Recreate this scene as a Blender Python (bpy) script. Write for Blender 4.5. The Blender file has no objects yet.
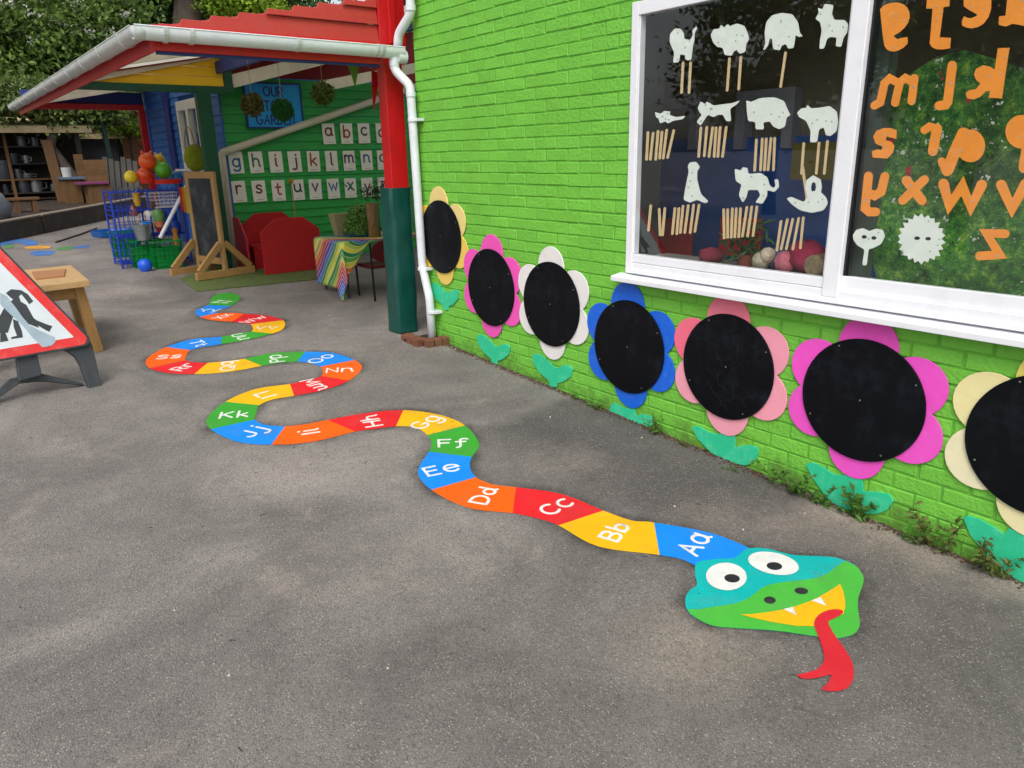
import bpy, math, random
from mathutils import Vector as V, Matrix
rnd = random.Random(7)
sc = bpy.context.scene
COL = sc.collection
# ------------------------------------------------------------------ camera calibration of the place
RM = Matrix(((0.7906152107, -0.1960592180, 0.5800761774), (-0.6120154754, -0.2234830379, 0.7586121470), (-0.0190957180, -0.9547858999, -0.2966803646)))
H = 1.965; F = 740.0; D = 3.651; SL = 0.046
def ray(x, y): return RM @ V((x-512, y-384, F))
def PX(x, y, X): r = ray(x, y); return r*(X/r.x) + V((0, 0, H))
def PY(x, y, Y): r = ray(x, y); return r*(Y/r.y) + V((0, 0, H))
def PZ(x, y, Z): r = ray(x, y); return r*((Z-H)/r.z) + V((0, 0, H))
def G(x, y, dz=0.0): r = ray(x, y); t = (dz-H)/(r.z-SL*r.y); return r*t + V((0, 0, H))
def zg(y): return SL*max(-6, min(24, y))
# ------------------------------------------------------------------ materials
def S(h):
    c = [int(h[i:i+2], 16)/255 for i in (0, 2, 4)]
    return tuple((x/12.92 if x <= .04045 else ((x+.055)/1.055)**2.4) for x in c)
MATS = {}
def nd(t, k, **kw):
    n = t.nodes.new(k)
    for a, b in kw.items():
        if hasattr(n, a) and not a.startswith('i_'): setattr(n, a, b)
    return n
def mat(name, rgb, rough=.6, var=.10, scale=6, bump=0.0, bscale=60, metal=0, spec=.5, coat=0, dirt=None, dirt_amt=.3, dscale=3.0, island=0.0, stretch=None, transl=0):
    if name in MATS: return MATS[name]
    m = bpy.data.materials.new(name); m.use_nodes = True; t = m.node_tree; b = t.nodes['Principled BSDF']
    if isinstance(rgb, str): rgb = S(rgb)
    tc = nd(t, 'ShaderNodeTexCoord'); src = tc.outputs['Object']
    if stretch:
        mp = nd(t, 'ShaderNodeMapping'); mp.inputs['Scale'].default_value = stretch; t.links.new(src, mp.inputs[0]); src = mp.outputs[0]
    n = nd(t, 'ShaderNodeTexNoise'); n.inputs['Scale'].default_value = scale; n.inputs['Detail'].default_value = 6; n.inputs['Roughness'].default_value = .65
    t.links.new(src, n.inputs['Vector'])
    r = nd(t, 'ShaderNodeMapRange'); r.inputs[1].default_value = .25; r.inputs[2].default_value = .75; r.inputs[3].default_value = 1-var*1.5; r.inputs[4].default_value = 1+var
    t.links.new(n.outputs[0], r.inputs[0])
    mul = nd(t, 'ShaderNodeVectorMath', operation='MULTIPLY'); mul.inputs[0].default_value = rgb
    t.links.new(r.outputs[0], mul.inputs[1]); out = mul.outputs[0]
    if island:
        g = nd(t, 'ShaderNodeNewGeometry'); r2 = nd(t, 'ShaderNodeMapRange'); r2.inputs[3].default_value = 1-island; r2.inputs[4].default_value = 1+island
        t.links.new(g.outputs['Random Per Island'], r2.inputs[0]); m2 = nd(t, 'ShaderNodeVectorMath', operation='MULTIPLY')
        t.links.new(out, m2.inputs[0]); t.links.new(r2.outputs[0], m2.inputs[1]); out = m2.outputs[0]
    if dirt:
        n2 = nd(t, 'ShaderNodeTexNoise'); n2.inputs['Scale'].default_value = dscale; n2.inputs['Detail'].default_value = 9; n2.inputs['Roughness'].default_value = .7
        t.links.new(tc.outputs['Object'], n2.inputs['Vector'])
        r3 = nd(t, 'ShaderNodeMapRange'); r3.inputs[1].default_value = .5; r3.inputs[2].default_value = .72; r3.inputs[4].default_value = dirt_amt
        t.links.new(n2.outputs[0], r3.inputs[0]); mx = nd(t, 'ShaderNodeMix', data_type='RGBA')
        mx.inputs['B'].default_value = (*(S(dirt) if isinstance(dirt, str) else dirt), 1) if False else (0, 0, 0, 1)
        mx.inputs[7].default_value = (*(S(dirt) if isinstance(dirt, str) else dirt), 1)
        t.links.new(r3.outputs[0], mx.inputs[0]); t.links.new(out, mx.inputs[6]); out = mx.outputs[2]
    t.links.new(out, b.inputs['Base Color'])
    b.inputs['Roughness'].default_value = rough; b.inputs['Metallic'].default_value = metal; b.inputs['Specular IOR Level'].default_value = spec
    if coat: b.inputs['Coat Weight'].default_value = coat; b.inputs['Coat Roughness'].default_value = .25
    rr = nd(t, 'ShaderNodeMapRange'); rr.inputs[3].default_value = max(.05, rough-.12); rr.inputs[4].default_value = min(1, rough+.12)
    t.links.new(n.outputs[0], rr.inputs[0]); t.links.new(rr.outputs[0], b.inputs['Roughness'])
    if bump:
        nb = nd(t, 'ShaderNodeTexNoise'); nb.inputs['Scale'].default_value = bscale; nb.inputs['Detail'].default_value = 4; t.links.new(src, nb.inputs['Vector'])
        bp = nd(t, 'ShaderNodeBump'); bp.inputs['Strength'].default_value = bump; bp.inputs['Distance'].default_value = .01
        t.links.new(nb.outputs[0], bp.inputs['Height']); t.links.new(bp.outputs[0], b.inputs['Normal'])
    if transl:
        tr = nd(t, 'ShaderNodeBsdfTranslucent'); t.links.new(out, tr.inputs[0]); ms = nd(t, 'ShaderNodeMixShader'); ms.inputs[0].default_value = transl
        t.links.new(b.outputs[0], ms.inputs[1]); t.links.new(tr.outputs[0], ms.inputs[2]); t.links.new(ms.outputs[0], t.nodes['Material Output'].inputs[0])
    MATS[name] = m; return m
# ------------------------------------------------------------------ mesh builder
def basis(n, up=V((0, 0, 1))):
    n = n.normalized()
    if abs(n.dot(up)) > .98: up = V((0, 1, 0))
    u = up.cross(n).normalized(); v = n.cross(u); return u, v
class MB:
    def __init__(s): s.v = []; s.f = []; s.m = []; s.uv = {}
    def add(s, vs, fs, mi=0):
        o = len(s.v); s.v += [V(p) for p in vs]; s.f += [tuple(i+o for i in f) for f in fs]; s.m += [mi]*len(fs); return s
    def hexa(s, c8, mi=0):
        return s.add(c8, [(0, 3, 2, 1), (4, 5, 6, 7), (0, 1, 5, 4), (1, 2, 6, 5), (2, 3, 7, 6), (3, 0, 4, 7)], mi)
    def box(s, a, b, mi=0):
        x0, x1 = sorted((a[0], b[0])); y0, y1 = sorted((a[1], b[1])); z0, z1 = sorted((a[2], b[2]))
        return s.hexa([(x0, y0, z0), (x1, y0, z0), (x1, y1, z0), (x0, y1, z0), (x0, y0, z1), (x1, y0, z1), (x1, y1, z1), (x0, y1, z1)], mi)
    def obox(s, c, sx, sy, sz, rz=0, M=None, mi=0):
        M = M or Matrix.Rotation(rz, 3, 'Z'); c = V(c)
        P = [(-1, -1, -1), (1, -1, -1), (1, 1, -1), (-1, 1, -1), (-1, -1, 1), (1, -1, 1), (1, 1, 1), (-1, 1, 1)]
        return s.hexa([c + M @ V((p[0]*sx/2, p[1]*sy/2, p[2]*sz/2)) for p in P], mi)
    def beam(s, p, q, w, h, up=V((0, 0, 1)), mi=0):
        p = V(p); q = V(q); d = (q-p).normalized(); u, v = basis(d, up); u = u*w/2; v = v*h/2
        return s.hexa([p-u-v, p+u-v, p+u+v, p-u+v, q-u-v, q+u-v, q+u+v, q-u+v], mi)
    def tube(s, pts, r, n=8, mi=0, caps=True):
        pts = [V(p) for p in pts]; rs = r if isinstance(r, (list, tuple)) else [r]*len(pts); vs = []; u = None
        for i, p in enumerate(pts):
            d = (pts[min(i+1, len(pts)-1)]-pts[max(i-1, 0)]).normalized()
            if u is None: u, w = basis(d)
            else: u = (u-d*u.dot(d)).normalized(); w = d.cross(u)
            for k in range(n): a = 2*math.pi*k/n; vs.append(p+(u*math.cos(a)+w*math.sin(a))*rs[i])
        fs = []
        for i in range(len(pts)-1):
            for k in range(n): k2 = (k+1) % n; fs.append((i*n+k, i*n+k2, (i+1)*n+k2, (i+1)*n+k))
        if caps: fs += [tuple(range(n-1, -1, -1)), tuple(range((len(pts)-1)*n, len(pts)*n))]
        return s.add(vs, fs, mi)
    def prism(s, poly, o, u, v, n, t, mi=0):   # poly in (u,v); from plane o to o+n*t
        o = V(o); a = [o+u*p[0]+v*p[1] for p in poly]; b = [p+n*t for p in a]; k = len(poly)
        ar = sum(poly[i][0]*poly[(i+1) % k][1]-poly[(i+1) % k][0]*poly[i][1] for i in range(k))
        flip = (ar > 0) != (u.cross(v).dot(n) > 0)
        fs = [tuple(range(k, 2*k)), tuple(range(k-1, -1, -1))] + [(i, (i+1) % k, k+(i+1) % k, k+i) for i in range(k)]
        if flip: fs = [tuple(reversed(f)) for f in fs]
        return s.add(a+b, fs, mi)
    def sheet(s, pts, mi=0):
        k = len(pts); ar = sum(pts[i][0]*pts[(i+1) % k][1]-pts[(i+1) % k][0]*pts[i][1] for i in range(k))
        f = tuple(range(k)); return s.add(pts, [f if ar > 0 else tuple(reversed(f))], mi)
    def lathe(s, prof, c, n=20, mi=0, sx=1, sy=1, M=None):
        c = V(c); vs = []; fs = []; M = M or Matrix.Identity(3)
        for r, z in prof:
            for k in range(n): a = 2*math.pi*k/n; vs.append(c+M @ V((r*math.cos(a)*sx, r*math.sin(a)*sy, z)))
        for i in range(len(prof)-1):
            for k in range(n): k2 = (k+1) % n; fs.append((i*n+k, i*n+k2, (i+1)*n+k2, (i+1)*n+k))
        fs += [tuple(range(n-1, -1, -1)), tuple(range((len(prof)-1)*n, len(prof)*n))]
        return s.add(vs, fs, mi)
    def ball(s, c, r, n=16, sx=1, sy=1, sz=1, mi=0):
        m = n//2; prof = [(max(1e-4, r*math.sin(math.pi*i/m)), -r*sz*math.cos(math.pi*i/m)) for i in range(m+1)]
        return s.lathe(prof, c, n, mi, sx, sy)
    def leaf(s, c, L, W, rng, nrm=None, mi=0):
        d = V((rng.gauss(0, 1), rng.gauss(0, 1), rng.gauss(0, .8))).normalized()
        e = d.cross(V((rng.gauss(0, 1), rng.gauss(0, 1), rng.gauss(0, 1)))).normalized(); b = d.cross(e)*W*.25
        c = V(c); return s.add([c, c+d*L*.45+e*W*.5+b, c+d*L, c+d*L*.45-e*W*.5+b], [(0, 1, 2, 3)], mi)
def root_loc(o):
    p = V((0, 0, 0))
    while o is not None: p += o.location; o = o.parent
    return p
def build(name, mb, mats, parent=None, loc=None, smooth=False, bevel=0.0, seg=2):
    base = root_loc(parent) if parent else V(loc if loc is not None else (0, 0, 0))
    me = bpy.data.meshes.new(name); me.from_pydata([p-base for p in mb.v], [], mb.f)
    for m in (mats if isinstance(mats, list) else [mats]): me.materials.append(m)
    me.polygons.foreach_set('material_index', mb.m)
    if smooth: me.polygons.foreach_set('use_smooth', [True]*len(mb.f))
    me.update(); o = bpy.data.objects.new(name, me); COL.objects.link(o)
    if parent: o.parent = parent
    else: o.location = base
    if bevel:
        b = o.modifiers.new('bevel', 'BEVEL'); b.width = bevel; b.segments = seg; b.limit_method = 'ANGLE'; b.angle_limit = math.radians(40)
    if smooth and smooth != 'all':
        try: me.set_sharp_from_angle(angle=math.radians(40))
        except Exception: pass
    return o
def tag(o, label, cat, group=None):
    o['label'] = label; o['category'] = cat
    if group: o['group'] = group
    return o
def thing(name, label, cat, loc, group=None):
    o = bpy.data.objects.new(name, None); o.empty_display_size = .1; COL.objects.link(o); o.location = V(loc); return tag(o, label, cat, group)
def struct(o, kind='structure'): o['kind'] = kind; return o
def ell(cx, cy, rx, ry, n=28, rot=0.0, a0=0, a1=360):
    c, s_ = math.cos(rot), math.sin(rot); P = []
    full = abs(a1-a0) >= 360
    for i in range(n if full else n+1):
        a = math.radians(a0+(a1-a0)*i/n); x, y = rx*math.cos(a), ry*math.sin(a); P.append((cx+x*c-y*s_, cy+x*s_+y*c))
    return P
def stroke_poly(pts, w, cap=5):
    pts = [V((p[0], p[1])) for p in pts]; q = [pts[0]]
    for p in pts[1:]:
        if (p-q[-1]).length > 1e-5: q.append(p)
    pts = q; n = len(pts); L = []; R_ = []
    for i in range(n):
        d0 = (pts[i]-pts[i-1]).normalized() if i else None; d1 = (pts[i+1]-pts[i]).normalized() if i < n-1 else None
        if d0 is None: d0 = d1
        if d1 is None: d1 = d0
        n0 = V((-d0.y, d0.x)); n1 = V((-d1.y, d1.x)); m = n0+n1
        if m.length < 1e-4: m = n0
        m.normalize(); k = min(1.9, 1/max(.3, m.dot(n0))); L.append(pts[i]+m*w/2*k); R_.append(pts[i]-m*w/2*k)
    def capf(c, d):
        a = math.atan2(d.y, d.x); return [c+V((math.cos(a+math.pi/2-math.pi*j/cap), math.sin(a+math.pi/2-math.pi*j/cap)))*w/2 for j in range(1, cap)]
    return [tuple(p) for p in L] + [tuple(p) for p in capf(pts[-1], (pts[-1]-pts[-2]).normalized())] + [tuple(p) for p in reversed(R_)] + [tuple(p) for p in capf(pts[0], (pts[0]-pts[1]).normalized())]
# ------------------------------------------------------------------ hand drawn alphabet (strokes)
def SM(P):
    out = []
    for i in range(len(P)-1):
        p0, p1, p2, p3 = [V(P[max(0, min(len(P)-1, j))]) for j in (i-1, i, i+1, i+2)]
        for k in range(3): s_ = k/3; q = .5*((2*p1)+(p2-p0)*s_+(2*p0-5*p1+4*p2-p3)*s_*s_+(3*p1-p0-3*p2+p3)*s_**3); out.append((q.x, q.y))
    return out+[P[-1]]
def A(cx, cy, rx, ry, a0, a1, n=12): return ell(cx, cy, rx, ry, n, 0, a0, a1) if abs(a1-a0) < 360 else ell(cx, cy, rx, ry, n, 0, a0, a1)+[ell(cx, cy, rx, ry, n, 0, a0, a1)[0]]
ring = lambda cx, cy, rx, ry: [(cx+rx*math.cos(2*math.pi*i/18), cy+ry*math.sin(2*math.pi*i/18)) for i in range(19)]
GL = {
 'A': ([[(0, 0), (.37, 1), (.74, 0)], [(.14, .36), (.6, .36)]], .74),
 'B': ([[(0, 0), (0, 1), (.3, 1)]+A(.3, .76, .25, .24, 80, -80)+[(.3, .52), (.06, .52)], [(.06, .52), (.33, .52)]+A(.33, .26, .28, .26, 80, -80)+[(.3, 0), (0, 0)]], .62),
 'C': ([A(.42, .5, .42, .5, 50, 310, 16)], .72),
 'D': ([[(0, 0), (0, 1), (.25, 1)]+A(.25, .5, .45, .5, 80, -80, 14)+[(.25, 0), (0, 0)]], .7),
 'E': ([[(.55, 1), (0, 1), (0, 0), (.55, 0)], [(0, .52), (.48, .52)]], .56), 'F': ([[(.55, 1), (0, 1), (0, 0)], [(0, .52), (.46, .52)]], .56),
 'G': ([A(.42, .5, .42, .5, 50, 340, 16)+[(.82, .45), (.5, .45)]], .82), 'H': ([[(0, 0), (0, 1)], [(.64, 0), (.64, 1)], [(0, .52), (.64, .52)]], .64),
 'I': ([[(.05, 0), (.05, 1)]], .1), 'J': ([[(.5, 1), (.5, .25)]+A(.25, .25, .25, .25, -10, -170)], .5),
 'K': ([[(0, 0), (0, 1)], [(.56, 1), (.03, .48)], [(.16, .55), (.6, 0)]], .6), 'L': ([[(0, 1), (0, 0), (.52, 0)]], .52),
 'M': ([[(0, 0), (.08, 1), (.42, .3), (.76, 1), (.84, 0)]], .84), 'N': ([[(0, 0), (0, 1), (.64, 0), (.64, 1)]], .64),
 'O': ([ring(.44, .5, .44, .5)], .88), 'P': ([[(0, 0), (0, 1), (.3, 1)]+A(.3, .74, .27, .26, 80, -80)+[(.3, .48), (0, .48)]], .57),
 'Q': ([ring(.44, .5, .44, .5), [(.52, .28), (.86, -.08)]], .88), 'R': ([[(0, 0), (0, 1), (.3, 1)]+A(.3, .74, .27, .26, 80, -80)+[(.3, .48), (0, .48)], [(.26, .48), (.6, 0)]], .6),
 'S': ([SM([(.57, .86), (.45, .97), (.3, 1), (.13, .95), (.04, .8), (.09, .64), (.25, .55), (.42, .47), (.56, .35), (.57, .2), (.46, .05), (.28, 0), (.12, .03), (0, .14)])], .6), 'T': ([[(0, 1), (.68, 1)], [(.34, .98), (.34, 0)]], .68),
 'U': ([[(0, 1), (0, .3)]+A(.31, .3, .31, .3, 185, 355)+[(.62, 1)]], .62), 'V': ([[(0, 1), (.34, 0), (.68, 1)]], .68), 'W': ([[(0, 1), (.24, 0), (.48, .8), (.72, 0), (.96, 1)]], .96),
 'X': ([[(0, 1), (.62, 0)], [(.62, 1), (0, 0)]], .62), 'Y': ([[(0, 1), (.32, .48), (.64, 1)], [(.32, .5), (.32, 0)]], .64), 'Z': ([[(0, 1), (.58, 1), (0, 0), (.6, 0)]], .6),
 'a': ([ring(.27, .32, .26, .31), [(.54, .63), (.54, .1), (.62, .01)]], .6), 'b': ([[(.02, 1), (.02, .02)], ring(.29, .32, .26, .31)], .56), 'c': ([A(.3, .32, .29, .32, 50, 310)], .5),
 'd': ([ring(.27, .32, .26, .31), [(.54, 1), (.54, .08), (.62, .01)]], .6), 'e': ([[(.08, .35), (.5, .36)], A(.3, .32, .27, .31, 4, 315, 16)], .55),
 'f': ([A(.42, .8, .2, .2, 40, 170)+[(.22, .1), (.16, -.1), (.04, -.16)], [(.02, .6), (.46, .6)]], .5), 'g': ([ring(.27, .32, .26, .31), [(.54, .63), (.54, -.1)]+A(.28, -.1, .26, .22, -20, -150)], .56),
 'h': ([[(.02, 1), (.02, 0)], [(.03, .36)]+A(.26, .38, .23, .24, 150, 10)+[(.5, .08), (.57, 0)]], .56), 'i': ([[(.06, .62), (.06, .08), (.14, 0)], [(.06, .86), (.06, .9)]], .16),
 'j': ([[(.3, .62), (.3, -.1)]+A(.1, -.1, .2, .2, -15, -130), [(.3, .86), (.3, .9)]], .36), 'k': ([[(.02, 1), (.02, 0)], [(.44, .6), (.05, .27)], [(.16, .34), (.5, 0)]], .5),
 'l': ([[(.05, 1), (.05, .1), (.15, 0)]], .16), 'm': ([[(.02, .62), (.02, 0)], [(.03, .38)]+A(.21, .4, .17, .21, 150, 5)+[(.39, 0)], [(.4, .38)]+A(.58, .4, .17, .21, 150, 5)+[(.76, .08), (.83, 0)]], .83),
 'n': ([[(.02, .62), (.02, 0)], [(.03, .36)]+A(.26, .38, .23, .24, 150, 10)+[(.5, .08), (.57, 0)]], .56), 'o': ([ring(.3, .32, .29, .32)], .6),
 'p': ([[(.02, .63), (.02, -.32)], ring(.29, .32, .26, .31)], .56), 'q': ([ring(.27, .32, .26, .31), [(.54, .63), (.54, -.3), (.62, -.22)]], .6), 'r': ([[(.02, .62), (.02, 0)], [(.03, .36)]+A(.26, .38, .23, .24, 150, 50)], .42),
 's': ([SM([(.42, .53), (.33, .61), (.2, .63), (.07, .57), (.04, .46), (.12, .37), (.3, .29), (.4, .2), (.38, .08), (.26, .01), (.12, .02), (0, .1)])], .44), 't': ([[(.2, .88), (.2, .18)]+A(.36, .18, .16, .17, 190, 300), [(.02, .6), (.42, .6)]], .48),
 'u': ([[(.02, .62), (.02, .26)]+A(.27, .26, .25, .25, 190, 350)+[(.52, .62)], [(.52, .6), (.52, .08), (.6, 0)]], .6), 'v': ([[(0, .62), (.24, 0), (.48, .62)]], .48),
 'w': ([[(0, .62), (.19, .02), (.37, .5), (.55, .02), (.74, .62)]], .74), 'x': ([[(0, .62), (.46, 0)], [(.46, .62), (0, 0)]], .46), 'y': ([[(0, .62), (.25, .04)], [(.5, .62), (.12, -.32)]], .5), 'z': ([[(0, .62), (.44, .62), (0, 0), (.46, 0)]], .46),
}
def text_mb(mb, txt, o, u, v, n, h, w, gap=.2, xs=1.0, t=.001, centre=True, mi=0):
    """strokes of txt on plane o,(u,v) facing n; letters of cap height h"""
    tot = sum(GL[c][1]*xs+gap for c in txt if c != ' ')-gap
    x = -tot/2 if centre else 0; k = 0
    for c in txt:
        st, wd = GL[c]
        for s_ in st:
            P = stroke_poly([((x+p[0]*xs)*h, (p[1]-(.5 if centre else 0))*h) for p in s_], w); m = (len(P)-8)//2; q = [V(o)+u*p[0]+v*p[1]+n*(t+k*.00035) for p in P]; b0 = len(mb.v); N = len(P); k += 1
            top = [(i, i+1, 2*m+3-i-1, 2*m+3-i) for i in range(m-1)]+[tuple(range(m-1, m+5)), tuple([2*m+3]+list(range(2*m+4, N))+[0])]
            fl = (q[1]-q[0]).cross(q[2*m+3]-q[0]).dot(n) < 0
            fs = [tuple(reversed(f)) if fl else f for f in top]+[(i, (i+1) % N, N+(i+1) % N, N+i) for i in range(N)]
            mb.add(q+[p-n*t for p in q], fs, mi)
        x += wd*xs+gap
    return mb
# ------------------------------------------------------------------ camera, world, light
cam = bpy.data.cameras.new('camera'); co = bpy.data.objects.new('camera', cam); COL.objects.link(co); sc.camera = co
cam.sensor_width = 36; cam.lens = F/1024*36; cam.clip_end = 1000; cam.clip_start = .05
cx, cy, cz = RM.col[0], -RM.col[1], -RM.col[2]
co.matrix_world = Matrix(((cx.x, cy.x, cz.x, 0), (cx.y, cy.y, cz.y, 0), (cx.z, cy.z, cz.z, H), (0, 0, 0, 1)))
w = bpy.data.worlds.new('World'); sc.world = w; w.use_nodes = True; t = w.node_tree; bg = t.nodes['Background']
SUN_DIR = V((-.45, -.42, .79)).normalized()   # towards the sun
sky = nd(t, 'ShaderNodeTexSky'); sky.sky_type = 'NISHITA'; sky.sun_disc = False; sky.sun_elevation = math.asin(SUN_DIR.z); sky.sun_rotation = math.atan2(SUN_DIR.x, SUN_DIR.y)
sky.dust_density = 4; sky.air_density = 1; sky.ozone_density = 1
hs = nd(t, 'ShaderNodeHueSaturation'); hs.inputs['Saturation'].default_value = .32; t.links.new(sky.outputs[0], hs.inputs['Color']); t.links.new(hs.outputs[0], bg.inputs[0])
bg.inputs[1].default_value = .15
sun = bpy.data.lights.new('sun', 'SUN'); sun.energy = .9; sun.angle = math.radians(28); sun.color = (1, .95, .88); so = bpy.data.objects.new('sun', sun); COL.objects.link(so)
so.rotation_euler = SUN_DIR.to_track_quat('Z', 'Y').to_euler(); so.location = (0, 0, 12)
sc.view_settings.view_transform = 'Standard'; sc.view_settings.look = 'None'; sc.view_settings.exposure = 0.42; sc.view_settings.gamma = 1
sc.render.engine = 'CYCLES'; sc.cycles.max_bounces = 8; sc.cycles.transparent_max_bounces = 16
X_, Y_, Z_ = V((1, 0, 0)), V((0, 1, 0)), V((0, 0, 1))
GN = V((0, -SL, 1)).normalized()
#PARTS
# ================================================================== GROUND
def asphalt():
    m = bpy.data.materials.new('worn asphalt'); m.use_nodes = True; t = m.node_tree; b = t.nodes['Principled BSDF']; L = t.links.new
    tc = nd(t, 'ShaderNodeTexCoord').outputs['Object']
    def noise(sc_, det=5, rough=.6, dist=0):
        n = nd(t, 'ShaderNodeTexNoise'); n.inputs['Scale'].default_value = sc_; n.inputs['Detail'].default_value = det; n.inputs['Roughness'].default_value = rough; n.inputs['Distortion'].default_value = dist; L(tc, n.inputs['Vector']); return n.outputs[0]
    def rng(x, a, b_, c, d):
        r = nd(t, 'ShaderNodeMapRange'); r.inputs[1].default_value = a; r.inputs[2].default_value = b_; r.inputs[3].default_value = c; r.inputs[4].default_value = d; L(x, r.inputs[0]); return r.outputs[0]
    def mth(op, a, b_):
        n = nd(t, 'ShaderNodeMath', operation=op)
        for i, x in enumerate((a, b_)):
            if isinstance(x, (int, float)): n.inputs[i].default_value = x
            else: L(x, n.inputs[i])
        return n.outputs[0]
    def mix(fac, a, b_):
        n = nd(t, 'ShaderNodeMix', data_type='RGBA')
        L(fac, n.inputs[0])
        for i, x in ((6, a), (7, b_)):
            if isinstance(x, tuple): n.inputs[i].default_value = (*x, 1)
            else: L(x, n.inputs[i])
        return n.outputs[2]
    def vor(sc_):
        v = nd(t, 'ShaderNodeTexVoronoi'); v.inputs['Scale'].default_value = sc_; L(tc, v.inputs['Vector']); return v
    sep = nd(t, 'ShaderNodeSeparateXYZ'); L(tc, sep.inputs[0]); x, y = sep.outputs[0], sep.outputs[1]
    col = mix(rng(noise(.8, 8, .66, .6), .33, .67, 0, 1), (.135, .124, .117), (.33, .297, .279))
    col = mix(rng(noise(2.3, 8, .7, .4), .42, .72, 0, .55), col, (.165, .15, .141))
    # old repair: darker tarmac on the wall side of a ragged seam, and a second seam further up
    sx = mth('ADD', y, mth('MULTIPLY', mth('SUBTRACT', noise(3.0, 4), .5), .5))
    seam = mth('ADD', mth('MULTIPLY', mth('SUBTRACT', x, 2.35), -.02), 4.02)
    dk = mth('MULTIPLY', rng(mth('SUBTRACT', seam, sx), -.03, .16, 0, 1), rng(mth('ADD', x, mth('MULTIPLY', noise(1.2, 3), .5)), 2.3, 3.1, 0, 1))
    dk = mth('MULTIPLY', dk, rng(y, 1.0, 2.4, .5, 1))
    col = mix(mth('MULTIPLY', dk, .72), col, (.07, .066, .064))
    # chalk and sand dust
    dust = mth('MULTIPLY', rng(noise(1.1, 9, .68, .8), .56, .76, 0, 1), rng(noise(9, 5, .7), .35, .6, 0, 1))
    col = mix(mth('MULTIPLY', dust, .75), col, (.46, .385, .32))
    # bleached strip of dry ground along the foot of the wall
    wl = mth('MULTIPLY', rng(mth('ADD', x, mth('MULTIPLY', noise(5, 5), .5)), 3.5, 3.8, 0, 1), rng(noise(1.7, 4), .45, .6, 0, 1))
    wl = mth('MULTIPLY', wl, rng(y, 2.3, 1.9, 0.15, 1))
    col = mix(mth('MULTIPLY', wl, .8), col, (.40, .34, .28))
    # sandy wash marks and dark stains on the tarmac
    for (px, py, rad, colr, k_) in ((690, 640, .30, (.44, .36, .29), .75), (842, 520, .34, (.46, .38, .31), .7), (575, 462, .30, (.42, .36, .31), .6), (290, 470, .42, (.42, .35, .31), .5), (118, 292, .5, (.46, .41, .35), .6), (720, 515, .28, (.44, .37, .31), .6), (625, 592, .30, (.085, .078, .074), .6), (880, 660, .34, (.09, .082, .078), .6), (780, 690, .26, (.075, .07, .067), .55), (560, 600, .5, (.13, .118, .11), .5), (395, 345, .35, (.11, .1, .094), .55), (720, 470, .8, (.085, .079, .076), .6), (900, 560, .35, (.09, .083, .078), .55)):
        c_ = G(px, py); dd = nd(t, 'ShaderNodeVectorMath', operation='DISTANCE'); L(tc, dd.inputs[0]); dd.inputs[1].default_value = (c_.x, c_.y, c_.z)
        q = mth('ADD', mth('DIVIDE', dd.outputs['Value'], rad), mth('MULTIPLY', mth('SUBTRACT', noise(5.5, 10, .78), .5), 4.2)); col = mix(mth('MULTIPLY', mth('MULTIPLY', rng(q, .1, 1.3, 1, 0), rng(noise(32, 6, .75), .36, .6, .25, 1)), k_*.85), col, colr)
    # aggregate
    vn = vor(150); vc = nd(t, 'ShaderNodeSeparateColor'); L(vn.outputs['Color'], vc.inputs[0])
    st = mth('MULTIPLY', rng(vc.outputs[0], .62, 1, 0, 1), rng(vn.outputs['Distance'], .25, .5, 1, 0))
    col = mix(mth('MULTIPLY', st, rng(noise(4, 3), .35, .65, .45, 1.0)), col, (.50, .46, .42))
    sp = rng(noise(300, 3, .7), .3, .7, .5, 1.5)
    vm = nd(t, 'ShaderNodeVectorMath', operation='MULTIPLY'); L(col, vm.inputs[0]); L(sp, vm.inputs[1])
    dkst = mth('MULTIPLY', rng(vc.outputs[1], .7, .9, 0, 1), .5)
    col = mix(dkst, vm.outputs[0], (.075, .07, .066))
    v2 = vor(62); v2c = nd(t, 'ShaderNodeSeparateColor'); L(v2.outputs['Color'], v2c.inputs[0])
    s2 = mth('MULTIPLY', rng(v2c.outputs[0], .86, .9, 0, 1), rng(v2.outputs['Distance'], .16, .28, .75, 0)); col = mix(s2, col, (.48, .43, .39))
    s3 = mth('MULTIPLY', rng(v2c.outputs[1], .88, .92, 0, 1), rng(v2.outputs['Distance'], .14, .26, .7, 0)); col = mix(s3, col, (.07, .065, .06))
    L(col, b.inputs['Base Color']); b.inputs['Roughness'].default_value = .82; b.inputs['Specular IOR Level'].default_value = .35
    bp = nd(t, 'ShaderNodeBump'); bp.inputs['Strength'].default_value = .8; bp.inputs['Distance'].default_value = .006
    hh = mth('ADD', noise(210, 4, .7), mth('MULTIPLY', vn.outputs['Distance'], -.8)); L(hh, bp.inputs['Height']); L(bp.outputs[0], b.inputs['Normal'])
    return m
g = MB()
ys = [-200, -6, -3, 0, 3, 6, 9, 12, 15, 18, 24, 400]
for a, b in zip(ys, ys[1:]): g.add([(-300, a, zg(a)), (300, a, zg(a)), (300, b, zg(b)), (-300, b, zg(b))], [(0, 1, 2, 3)])
ground = struct(build('ground', g, asphalt()))

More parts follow.
